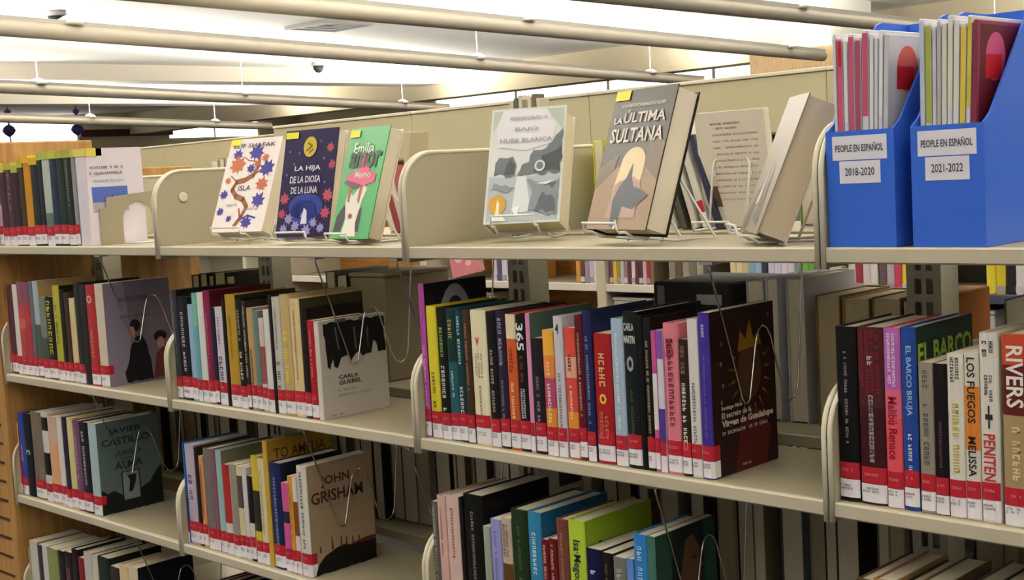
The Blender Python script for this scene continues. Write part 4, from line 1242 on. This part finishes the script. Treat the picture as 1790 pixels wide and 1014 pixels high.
display_book('glossy grey face-out book with cliffs and water, thick and plastic-wrapped', -0.786, 0.082, 0.036, 0.45, 0.40, 0.152, 0.238, 0.058, '#c8c9c6', '#d8d4c4', [
    ('printed_water', '#a3abaf', [rect(0.03, 0.97, 0.02, 0.40)]),
    ('printed_sky_corner', '#a8ada0', [[(0.74, 0.98), (0.97, 0.98), (0.97, 0.78), (0.88, 0.86)], [(0.03, 0.98), (0.16, 0.98), (0.10, 0.86), (0.03, 0.80)]]),
    ('printed_reflection', '#cdd3d4', [[(0.40, 0.40), (0.52, 0.40), (0.62, 0.10), (0.36, 0.08)]]),
    ('printed_mist', '#d6d2d6', [[(0.16, 0.98), (0.74, 0.98), (0.86, 0.84), (0.84, 0.68), (0.5, 0.62), (0.12, 0.66), (0.08, 0.84)]]),
    ('printed_cliffs', '#62676b', [ragged([(0.09, 0.41), (0.37, 0.41), (0.385, 0.50), (0.33, 0.575), (0.15, 0.57), (0.10, 0.52)], seed=2), ragged([(0.40, 0.41), (0.97, 0.42), (0.97, 0.80), (0.88, 0.74), (0.76, 0.63), (0.60, 0.62), (0.55, 0.52), (0.46, 0.50)], seed=3)]),
    ('printed_cliff_shade', '#45494d', [ragged([(0.22, 0.42), (0.36, 0.42), (0.37, 0.50), (0.30, 0.55)], seed=4), ragged([(0.62, 0.43), (0.97, 0.43), (0.97, 0.66), (0.86, 0.60), (0.72, 0.57)], seed=5)]),
    ('printed_rocks', '#7b8287', [ragged([(0.58, 0.10), (0.95, 0.06), (0.96, 0.36), (0.74, 0.34), (0.54, 0.37), (0.62, 0.24)], seed=6), ragged([(0.10, 0.35), (0.38, 0.31), (0.30, 0.26), (0.08, 0.29)], seed=7)]),
    ('printed_rock_shade', '#565c62', [ragged([(0.66, 0.10), (0.93, 0.08), (0.92, 0.20), (0.76, 0.26)], seed=8), ragged([(0.74, 0.34), (0.94, 0.34), (0.88, 0.28)], seed=9)]),
    ('printed_foam', '#e4e8e6', [[(0.36, 0.12), (0.48, 0.15), (0.44, 0.05)], [(0.08, 0.02), (0.3, 0.02), (0.18, 0.12)], [(0.66, 0.33), (0.9, 0.35), (0.8, 0.32)]]),
    ('gold_seal', '#bf8f2e', [ell(0.17, 0.16, 0.115, 0.085, 20)]),
    ('seal_figure', '#f0e6d0', [[(0.15, 0.06), (0.20, 0.06), (0.20, 0.17), (0.17, 0.20)]]),
    ('round_emblem', '#c2c6c8', [ell(0.70, 0.48, 0.07, 0.05, 18)]),
    ('emblem_core', '#62676c', [ell(0.70, 0.48, 0.045, 0.032, 18)]),
    ('title_lettering', '#8a8d90', [('b', 0.26, 0.78, 0.885, 0.925, 1), ('t', 'BAJO', 0.34, 0.64, 0.785, 0.825, 0, 0.01), ('t', 'NUBE BLANCA', 0.14, 0.84, 0.69, 0.73, 0, 0.01)]),
], mat('#d2c6a4', 0.8))
easel('white wire easel under the glossy grey cliff book', -0.786, 0.082, 0.45, 0.152, 0.40, 0.036, 0.058, lip=0.02)

display_book('brown-grey face-out book with a cloaked figure under a bright arch', -0.494, 0.046, 0.028, -0.277, 0.331, 0.177, 0.247, 0.046, '#3d3733', '#171413', [
    ('printed_ground', '#8d7258', [[(0.0, 0.0), (1.0, 0.0), (1.0, 0.34), (0.72, 0.46), (0.3, 0.44), (0.0, 0.28)]]),
    ('printed_wall_shade', '#6a5a4c', [[(0.72, 0.46), (1.0, 0.34), (1.0, 0.60), (0.84, 0.66), (0.76, 0.62)], [(0.0, 0.28), (0.26, 0.42), (0.30, 0.54), (0.0, 0.44)]]),
    ('printed_arch', '#e0cba4', [[(0.32, 0.16), (0.72, 0.16), (0.75, 0.40), (0.75, 0.47)] + [(0.56 + 0.19 * math.cos(a), 0.47 + 0.11 * math.sin(a)) for a in [math.pi * i / 10 for i in range(1, 10)]] + [(0.36, 0.44), (0.33, 0.32)]]),
    ('printed_horizon', '#a2847a', [ragged([(0.28, 0.08), (0.78, 0.08), (0.75, 0.34), (0.62, 0.37), (0.48, 0.35), (0.34, 0.31)], seed=11, amp=0.01)]),
    ('printed_cloak', '#3c4048', [[(0.40, 0.02), (0.50, 0.02), (0.54, 0.16), (0.72, 0.14), (0.92, 0.24), (0.78, 0.28), (0.66, 0.30), (0.60, 0.36), (0.57, 0.47), (0.51, 0.36), (0.42, 0.30), (0.36, 0.20), (0.38, 0.12)]]),
    ('printed_legs', '#e8e0d4', [[(0.47, 0.0), (0.50, 0.0), (0.51, 0.06), (0.48, 0.07)]]),
    ('title_lettering', '#cfc6bb', [('b', 0.16, 0.88, 0.865, 0.90, 1), ('t', 'LA', 0.08, 0.22, 0.755, 0.80), ('t', 'ÚLTIMA', 0.24, 0.92, 0.755, 0.85), ('t', 'SULTANA', 0.08, 0.94, 0.615, 0.72)]),
    ('yellow_sticker', YEL, [rect(0.02, 0.26, 0.925, 0.995)]),
])
easel('white wire easel under the cloaked-figure book', -0.494, 0.046, -0.277, 0.177, 0.331, 0.028, 0.046)

display_book('pale book seen almost edge-on, leaning right beside the text panel', -0.215, 0.105, 0.020, -0.80, 0.40, 0.147, 0.225, 0.048, '#948b80', '#c9beb0', [
    ('printed_streaks', '#6b6660', [[(0.1, 0.02), (0.3, 0.02), (0.4, 0.35), (0.2, 0.3)], [(0.5, 0.1), (0.8, 0.05), (0.7, 0.5)]]),
    ('printed_glare', '#e0dcd4', [[(0.35, 0.2), (0.5, 0.22), (0.5, 0.5)]]),
], pagemat('#cbbba2'), True)
easel('white wire easel under the edge-on leaning book', -0.215, 0.105, -0.80, 0.147, 0.40, 0.020, 0.048)


def colour_name(c):
    r, g, b = (int(c[i:i + 2], 16) / 255 for i in (1, 3, 5))
    mx, mn = max(r, g, b), min(r, g, b)
    if mx - mn < 0.10:
        return 'black' if mx < 0.25 else 'dark grey' if mx < 0.45 else 'grey' if mx < 0.68 else 'white'
    if mx == r:
        h = ((g - b) / (mx - mn)) % 6
    elif mx == g:
        h = (b - r) / (mx - mn) + 2
    else:
        h = (r - g) / (mx - mn) + 4
    h *= 60
    n = 'red' if h < 14 or h > 335 else 'brown' if h < 42 and mx < 0.65 else 'tan' if h < 48 else 'yellow' if h < 66 else 'green' if h < 165 else 'blue' if h < 255 else 'violet'
    return ('dark ' if mx < 0.4 else 'pale ' if mn > 0.6 else '') + n


# ------------------------------------------------------------------ blue magazine files
BLUE = mat('#2f5fc4', 0.42, coat=0.15)
BLUE_IN = mat('#2650b0', 0.5)


def magazine_file(label, x, w, years):
    t = thing('magazine_file', label, 'magazine file', (x, 0.001, H0 + 0.0008), 'blue magazine files')
    D, hf, hb, e = 0.245, 0.164, 0.325, 0.0028
    MB().box(e, w - e, 0.0, e, 0, hf).build('front_wall', BLUE, t)
    MB().box(e, w - e, D - e, D, 0, hb).build('back_wall', BLUE, t)
    MB().box(e, w - e, e, D - e, 0, e).build('floor_panel', BLUE_IN, t)
    prof = [(0, 0), (0, hf), (0.02, hf + 0.012), (0.15, hb - 0.004), (0.165, hb), (D, hb), (D, 0)]
    for a in (0.0, w - e):
        MB().prism(prof, a, a + e, 'x').build('side_wall', BLUE, t)
    LW = mat('#d8d6e0', 0.6)
    for (nm, u0, u1, z0, z1, tx) in (('title_card', 0.10, 0.90, 0.123, 0.157, 'PEOPLE EN ESPAÑOL'), ('year_card', 0.20, 0.80, 0.090, 0.1215, years)):
        cd = MB().box(w * u0, w * u1, -0.0007, -0.0001, z0, z1).build(nm, LW, t)
        fr = Frame((w * u0, -0.0008, z0), (w * (u1 - u0), 0, 0), (0, 0, z1 - z0))
        m = MB()
        if nm == 'title_card':
            add_text(m, fr, tx, 0.06, 0.94, 0.34, 0.70, 0.0003, 0, 0.02)
        else:
            add_text(m, fr, tx, 0.14, 0.86, 0.34, 0.70, 0.0003, 0, 0.01)
        m.build('card_lettering', mat('#3c3a44', 0.6), cd)
    return t


magazine_file('left blue magazine file beside the rounded bracket', 0.0105, 0.106, '2018-2020')
magazine_file('right blue magazine file, taller in view at the picture edge', 0.1415, 0.104, '2021-2022')

MAGS = {'left': (0.0142, [('#c9c6cc', '#b8b4bc', .005), ('#c04a6e', '#3a2a80', .010), ('#d4d2d6', '#8c4458', .007), ('#b0506c', '#a8a4ac', .011), ('#9a4660', '#c8c4c8', .010), ('#b04c68', '#a8a8b0', .012), ('#d4d4da', '#8890a0', .007), ('#c4c6ce', '#303840', .006), ('#d8d8dc', '#a8b0b8', .007), ('#b4b4bc', '#a88c80', .008)], 0.30),
        'right': (0.1452, [('#a8b4c4', '#8090a8', .008), ('#94a040', '#6c7078', .010), ('#b8b8bc', '#888c90', .006), ('#a8a4a8', '#706c70', .006), ('#c8c4b8', '#b8a890', .008), ('#d0ccb8', '#c4b8a0', .008), ('#cfcdc4', '#90a8a0', .009), ('#c8b040', '#d0ccc0', .009), ('#c0b038', '#8c7c28', .007), ('#7c2c44', '#20141a', .008)], 0.305)}
for side, (x0, lst, hh) in MAGS.items():
    x = x0
    for i, (c1, c2, w) in enumerate(lst):
        w = w * 0.86
        ang = (0.006 + 0.0042 * i) if side == 'left' else (0.012 + 0.004 * i)
        h = hh - 0.012 * ((i * 7) % 5) / 4.0
        t = thing('magazine', 'magazine with %s spine print, %s from left in the %s blue file' % (colour_name(c1), ORD[i], side), 'magazine', (x, 0.019, H0 + 0.0042), 'magazines in the %s blue file' % side)
        t.rotation_euler = (0, ang, 0)
        m = MB()
        m.bbox(0, w, 0, 0.20, 0.0, h, min(0.0012, w * 0.3))
        m.build('cover', mat('#cdcbd0' if i != len(lst) - 1 else c1, 0.3, coat=0.3), t)
        fr = Frame((0, -0.0001, 0), (w, 0, 0), (0, 0, h))
        print_part(t, fr, 'spine_print_upper', c1, [rect(0.12, 0.98, 0.50 + 0.05 * (i % 3), 0.985)], 0.0002, 0.35)
        print_part(t, fr, 'spine_print_lower', c2, [rect(0.12, 0.98, 0.20, 0.48)], 0.0002, 0.35)
        frs = Frame((w + 0.0001, 0, 0), (0, 0.20, 0), (0, 0, h))
        if i >= len(lst) - 1:
            print_part(t, frs, 'cover_picture', '#b8b4b8' if side == 'left' else '#5a1c28', [rect(0.04, 0.96, 0.03, 0.98)], 0.0002, 0.35)
            print_part(t, frs, 'cover_masthead', '#c05c54' if side == 'left' else '#b84c7c', [ell(0.27, 0.84, 0.15, 0.11)], 0.0004, 0.35)
            print_part(t, frs, 'cover_red_flash', '#a81c28', [rect(0.12, 0.36, 0.74, 0.85)], 0.0006, 0.35)
        elif i == 1 and side == 'left':
            print_part(t, fr, 'red_flash', '#a81c28', [rect(0.3, 0.95, 0.86, 0.98)], 0.0004, 0.35)
        x += w + 0.0006

# ------------------------------------------------------------------ things on the far side of the same bookcases (pages or backs towards us)
YR = 0.652


def rear_book(label, x0, x1, h, d, color, z, group, lean=0.0, pages=None, yoff=0.0):
    spec = dict(nolab=1, hard=True)
    if pages:
        spec['oldpages'] = 1
    t, fr = book('book', label, 0, 0, 0, x1 - x0 - 0.0006, h, d, color, spec, group)
    t.location = (x1 - 0.0003, YR - yoff, H0 + z + 0.0006)
    t.rotation_euler = (0, lean, math.pi)
    if lean:
        w = x1 - x0
        if lean > 0:
            t.location.z += abs(math.sin(lean)) * (x1 - x0)
    return t


DCOL = ['#2a2622', '#6b6450', '#948b74', '#3b3a38', '#a39c8a', '#1d1c1b', '#7c7258', '#5a5a5c', '#a09a8c', '#2f2b24']
rnd = random.Random(11)
# third shelf, big books with their page edges towards us
x = -2.66
i = 0
while x < 0.86:
    w = rnd.uniform(0.026, 0.058)
    for b in (-1.828, -0.914, 0.0, 0.914):
        if x < b + 0.008 and x + w > b - 0.008:
            x = b + 0.012
    h = rnd.uniform(0.255, 0.30)
    rear_book('large book with page edges facing us, %s from left on rear third shelf' % ORD[i], x, x + w, h, rnd.uniform(0.20, 0.235), DCOL[i % 10], -0.735,
              'large books on the rear third shelf', pages=(i % 4 == 0))
    x += w + (0.0 if rnd.random() < 0.86 else 0.03)
    i += 1
# second shelf, rear
REAR2 = [(-2.45, -2.41, .25, '#1c1814'), (-2.405, -2.365, .255, '#2c241a'), (-2.36, -2.33, .25, '#141210'), (-2.325, -2.27, .26, '#3c3428'), (-2.265, -2.22, .25, '#1a1816'),
         (-1.79, -1.75, .27, '#6c6a64'), (-1.745, -1.70, .262, '#2c2b28'),
         (-0.455, -0.415, .272, '#b8b8c4'), (-0.41, -0.384, .276, '#d4d4de'), (-0.365, -0.325, .278, '#c8c6cc'),
         (-0.302, -0.25, .247, '#8a6c3c'), (-0.245, -0.19, .243, '#9c8050'), (-0.185, -0.128, .246, '#7c6038'),
         (-0.122, -0.098, .24, '#c4c0c4'), (0.06, 0.10, .25, '#6c5c44'), (0.105, 0.15, .262, '#3c3a38'), (0.155, 0.19, .25, '#8c8474'), (0.40, 0.44, .26, '#94704c'), (0.445, 0.50, .25, '#54504c')]
for i, (a, b, h, c) in enumerate(REAR2):
    rear_book('book turned away with pages out, %s from left on rear second shelf' % ORD[i], a, b, h, 0.19, c, -0.374, 'books on the rear second shelf', pages=(i < 5 or 9 < i < 13))
t = thing('archive_box', 'orange box with a dark finger hole behind the second shelf books', 'box', (-0.094, 0.44, H0 - 0.374 + 0.0008))
MB().bbox(0, 0.048, 0, 0.20, 0, 0.252, 0.002).build('carton', mat('#a8642c', 0.8), t)
o = MB().lathe([(0.013, 0), (0.0135, 0.0006), (0.0, 0.0008)], 0, 0, 16).build('finger_hole', mat('#160e08', 0.9), t)
o.rotation_euler = (math.pi / 2, 0, 0)
o.location = (0.024, -0.0003, 0.205)
t = thing('archive_box', 'wide tan box standing behind the gap in second bay', 'box', (-1.635, 0.42, H0 - 0.374 + 0.0008))
MB().bbox(0, 0.135, 0, 0.22, 0, 0.262, 0.003).build('carton', mat('#7c7058', 0.75), t)
MB().bbox(-0.002, 0.137, -0.002, 0.222, 0.2625, 0.272, 0.002).build('lid', mat('#877b62', 0.75), t)
t = thing('storage_box', 'black plastic box behind the books in third bay', 'box', (-0.66, 0.43, H0 - 0.374 + 0.0008))
MB().bbox(0, 0.19, 0, 0.21, 0, 0.268, 0.004).build('body', DARK, t)
MB().box(0.012, 0.03, -0.001, -0.0002, 0.03, 0.26).build('grey_strip', mat('#6c6c6c', 0.4), t)
MB().box(0.11, 0.17, -0.001, -0.0002, 0.225, 0.245).build('label_holder', mat('#8c8c8c', 0.4), t)

# rear top shelf
t = display_book('back cover full of small print standing behind the leaning books', -0.525, 0.435, 0.004, 0.0, -0.10, 0.158, 0.222, 0.02, '#cdc3b4', '#b8ae9e', [
    ('small_print', '#8b8378', [('b', 0.24, 0.90, 0.79 - 0.056 * k, 0.815 - 0.056 * k, 1) for k in range(11)]),
    ('blurb_lettering', '#6b655e', [('b', 0.22, 0.66, 0.885, 0.91, 1), ('b', 0.30, 0.62, 0.845, 0.87, 1)]),
    ('printed_dark_patch', '#5b4a44', [[(0.16, 0.18), (0.30, 0.18), (0.24, 0.36), (0.12, 0.36)]]),
], hard=False, group='turned-away books on the rear top shelf')
easel('bare white wire easel showing between the leaning books', -0.515, 0.37, 0.0, 0.15, 0.18, 0.004, 0.02)
for i, (x, c, w, h) in enumerate(((-0.640, '#b8b0a6', .012, .225), (-0.617, '#4c4840', .012, .20), (-0.590, '#c4bcb2', .013, .235), (-0.565, '#c9c3ba', .016, .22), (-0.536, '#2c3048', .012, .19))):
    t, fr = book('book', 'thin leaning book between display books, %s from left behind the third bay' % ORD[i], 0, 0, 0, w, h, 0.16, c, dict(nolab=(i != 3)), 'leaning books on the rear top shelf')
    t.location = (x + 0.045, 0.42, H0 + 0.0012)
    t.rotation_euler = (0, -0.30, 0)
    t.location.z = H0 + 0.0012
REAR1 = [(-2.36, -2.325, .212, '#c4bcae', 0), (-2.32, -2.29, .218, '#8c7c70', 0), (-2.285, -2.25, .222, '#b8a898', 0), (-2.245, -2.20, .216, '#c8b8a4', 0),
         (-1.30, -1.262, .182, '#c4bda8', 0), (-1.258, -1.215, .176, '#8c8478', 0), (-1.21, -1.18, .18, '#b4aca4', 0), (-1.176, -1.14, .178, '#a49c90', 0),
         (-0.865, -0.835, .19, '#b8b834', 0), (-0.83, -0.80, .178, '#c4c0b0', 0), (-0.795, -0.76, .186, '#54503c', 0),
         (-0.352, -0.318, .15, '#6c6644', 0), (-0.314, -0.296, .185, '#b0a8b4', 0), (-0.292, -0.262, .205, '#1c171c', 0)]
for i, (a, b, h, c, l) in enumerate(REAR1):
    rear_book('book turned away, %s from left on the rear top shelf' % ORD[i], a, b, h, 0.15, c, 0.0, 'turned-away books on the rear top shelf')
for i, (x, c) in enumerate(((-1.50, '#d8ccc0'), (-1.478, '#8c3c40'), (-1.456, '#cbbcae'), (-1.434, '#a05458'))):
    t, fr = book('book', 'slanting red and white book beside the green display book, %s from left' % ORD[i], 0, 0, 0, 0.02, 0.165, 0.14, c, dict(nolab=1), 'slanting books on the rear top shelf')
    t.location = (x + 0.06, 0.40, H0 + 0.0012)
    t.rotation_euler = (0, -0.32, 0)
t, fr = book('book', 'beige book leaning behind the rounded bracket of the third bay', 0, 0, 0, 0.022, 0.238, 0.06, '#b8ab8c', dict(nolab=1), 'turned-away books on the rear top shelf')
t.location = (-1.395, 0.40, H0 + 0.0012)
t.rotation_euler = (0, 0.12, 0)
t.location.z += 0.0037
for i in range(7):
    x = -1.03 + i * 0.0135
    t = thing('pamphlet', 'slim pamphlet peeking above the glossy grey book, %s from left' % ORD[i], 'pamphlet', (x, 0.42, H0 + 0.0008), 'pamphlets behind the glossy grey book')
    c = ['#b8b09c', '#5c5648', '#c4bca8', '#8c8474', '#d0c8b4', '#6c6454', '#bcb49c'][i]
    m = MB()
    m.bbox(0, 0.012, 0, 0.03, 0, 0.287 + 0.005 * (i % 3), 0.001)
    m.build('leaves', mat(c, 0.7), t)
    MB().box(-0.0003, 0.0123, -0.0008, -0.0002, 0.01, 0.24).build('spine_tape', mat('#8c8470', 0.6), t)

# ------------------------------------------------------------------ the next bookcases beyond the aisle
PANEL = mat('#b3aa8a', 0.55, noise=0.03, scale=3)
LIPW = mat('#c9c3b6', 0.5)
LIPD = mat('#3c3f52', 0.5)
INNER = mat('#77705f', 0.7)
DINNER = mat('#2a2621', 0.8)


def tall_bay(label, x0, y0, levels, head0, head1, back, lipm, group, depth=0.30, panel=None):
    t = thing('tall_bookcase_bay', label, 'bookcase', (x0, y0, 0), group)
    for a in (0.0, BW - 0.02):
        MB().box(a, a + 0.02, 0.0, depth, 0.0, H0 + head0).build('side_panel', BEIGE, t)
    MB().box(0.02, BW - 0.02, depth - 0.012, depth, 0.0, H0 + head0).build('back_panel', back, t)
    for z in levels:
        s = MB().box(0.0202, BW - 0.0202, 0.012, depth - 0.0125, H0 + z - 0.022, H0 + z).build('shelf', INNER, t)
        MB().bbox(0.0202, BW - 0.0202, 0.0, 0.0118, H0 + z - 0.026, H0 + z + 0.001, 0.002).build('shelf_lip', lipm, s)
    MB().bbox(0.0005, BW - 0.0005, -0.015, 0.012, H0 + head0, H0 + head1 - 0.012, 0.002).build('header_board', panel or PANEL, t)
    MB().bbox(0.0005, BW - 0.0005, -0.02, depth + 0.01, H0 + head1 - 0.0115, H0 + head1, 0.002).build('top_cap', BEIGE_LT, t)
    return t


WOODB = wood('#a8702f', '#8a5824', (1, 8, 8))
XB = -3.77
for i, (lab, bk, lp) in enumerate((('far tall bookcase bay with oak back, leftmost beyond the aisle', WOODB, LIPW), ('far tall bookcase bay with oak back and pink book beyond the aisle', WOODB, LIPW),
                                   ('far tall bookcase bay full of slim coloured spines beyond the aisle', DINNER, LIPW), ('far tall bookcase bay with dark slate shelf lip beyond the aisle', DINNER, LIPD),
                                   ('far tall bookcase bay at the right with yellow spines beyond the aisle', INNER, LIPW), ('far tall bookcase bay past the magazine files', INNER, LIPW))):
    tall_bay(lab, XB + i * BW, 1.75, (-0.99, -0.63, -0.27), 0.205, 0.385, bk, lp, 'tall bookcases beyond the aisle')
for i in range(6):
    tall_bay('distant tall bookcase bay, %s from left in the far row' % ORD[i], -9.6 + i * BW, 3.6, (-0.99, -0.60, -0.22), 0.16, 0.47, INNER, LIPW, 'distant tall bookcases', panel=mat('#978c6c', 0.6, noise=0.03, scale=3))  # header colour darkened to stand in for distance and shade

FARB = []


def far_book(label, x, w, h, d, col, z, y0, grp):
    m, bt, bul = cover_mesh(w, d, h, False)
    m.cur = 1
    m.box(bt + 0.0001, w - bt - 0.0001, bul + bt + 0.0002, d - 0.003, 0.002, h - 0.002)
    m.cur = 2
    m.box(0.0004, w - 0.0004, -0.0006, -0.0001, 0.004, 0.022)
    o = m.build('book', [mat(col, 0.5), PAGES, mat(('#b8b4b8', col, '#8c8890', col)[len(FARB) % 4], 0.6)])
    o.location = (x, y0, H0 + z + 0.0008)
    FARB.append(o)
    return tag(o, label, 'book', grp)


SEG = [(-2.49, -2.31, ['#c4c0c0', '#4c4664', '#c8c4cc', '#d0ccd0', '#3c3450', '#c4bcb4', '#a87838'], 'third far bay', .22),
       (-2.069, -1.965, ['#b08040', '#5c3c2c', '#8c7c94', '#b4acc0', '#d0c8d4'], 'slim row left part', .24),
       (-1.915, -1.72, ['#6c3c58', '#c8a83c', '#8c8034', '#b0aca8', '#7c7074', '#5c2c34', '#d0bcc0', '#54303c', '#4c2c3c', '#b89c9c', '#8c2c34', '#6c5c48'], 'slim row', .24),
       (-1.66, -1.49, ['#7c7468', '#544c44', '#8c8474', '#6c6458', '#948c80', '#4c443c'], 'brown row', .15),
       (-1.415, -1.06, ['#c8b88c', '#d0c098', '#b8a87c', '#7c94b4', '#8ca4c0', '#2c2c3c', '#b8b0c4', '#c4bccc', '#c8c0d0', '#c0b8c4', '#6c7c80', '#6c9c44', '#5c8c3c', '#4c3c34', '#2c2c28'], 'slate shelf', .23),
       (-0.995, -0.90, ['#c8c0b8', '#8c3044', '#c8b8b8', '#d0c8c8'], 'yellow-spine bay left part', .20),
       (-0.895, -0.80, ['#5c4c54', '#a898a0', '#b03c50', '#c8b434'], 'yellow-spine bay middle part', .20),
       (-0.575, -0.33, ['#c8b830', '#b8a82c', '#1c1a1c', '#c8c4c4', '#b8a8ac', '#c4c0c0', '#6c6c74', '#a88c8c', '#7c3c3c'], 'far right part', .22),
       (-0.09, 0.3, ['#6c7c8c', '#b8ac94', '#8c4c44', '#3c4c3c', '#c8c0b0', '#54506c', '#a88c54', '#2c3440', '#bcb4a8', '#7c5c4c', '#d0c8bc', '#4c2c2c'], 'last part', .22)]
cnt = 0
for (a, b, cols, nm, h) in SEG:
    w = (b - a) / len(cols)
    for i, c in enumerate(cols):
        far_book('%s far spine, %s from left in the shelf row beyond the aisle' % (colour_name(c), ORD[cnt]), a + i * w, w - 0.0006, h + 0.012 * ((i * 5) % 4) / 3, 0.16, c, -0.27, 1.765, 'spines beyond the aisle')
        cnt += 1
t = display_book('pink mottled book leaning in the oak-backed far bookcase', -2.775, 1.80, 0.0, 0.0, 0.0, 0.17, 0.22, 0.02, '#b8747c', '#8c4c54', [
    ('printed_mottle', '#d8a8ac', [ell(0.3, 0.3, 0.12, 0.06), ell(0.6, 0.2, 0.1, 0.05), ell(0.7, 0.5, 0.1, 0.06), ell(0.35, 0.6, 0.1, 0.05)])], group='face-out far books')
t.location = (-2.745, 1.80, H0 - 0.27 + 0.001)
t.rotation_euler = (0, -0.18, 0)
t.location.z = H0 - 0.27 + 0.0008
for i, (x, w, c, h) in enumerate(((-1.915, 0.17, '#bcb8b0', .30), (-1.70, 0.13, '#a8a49c', .25), (-1.45, 0.14, '#9c9aa0', .31), (-1.27, 0.12, '#bab8c0', .31), (-0.99, 0.13, '#a8a6a8', .31), (-3.4, 0.2, '#8c7c5c', .28), (-2.7, 0.2, '#a89c84', .3), (-0.72, 0.16, '#b4b2b4', .3))):
    t = thing('document_box', 'pale document box on the lower far shelf, %s from left' % ORD[sorted([-1.915, -1.70, -1.45, -1.27, -0.99, -3.4, -2.7, -0.72]).index(x)], 'box', (x, 1.78, H0 - 0.63 + 0.0008), 'document boxes on the lower far shelf')
    MB().bbox(0, w, 0, 0.22, 0, h, 0.003).build('carton', mat(c, 0.7), t)
    MB().bbox(-0.002, w + 0.002, -0.003, 0.222, h + 0.0005, h + 0.012, 0.002).build('lid', mat(c, 0.65), t)
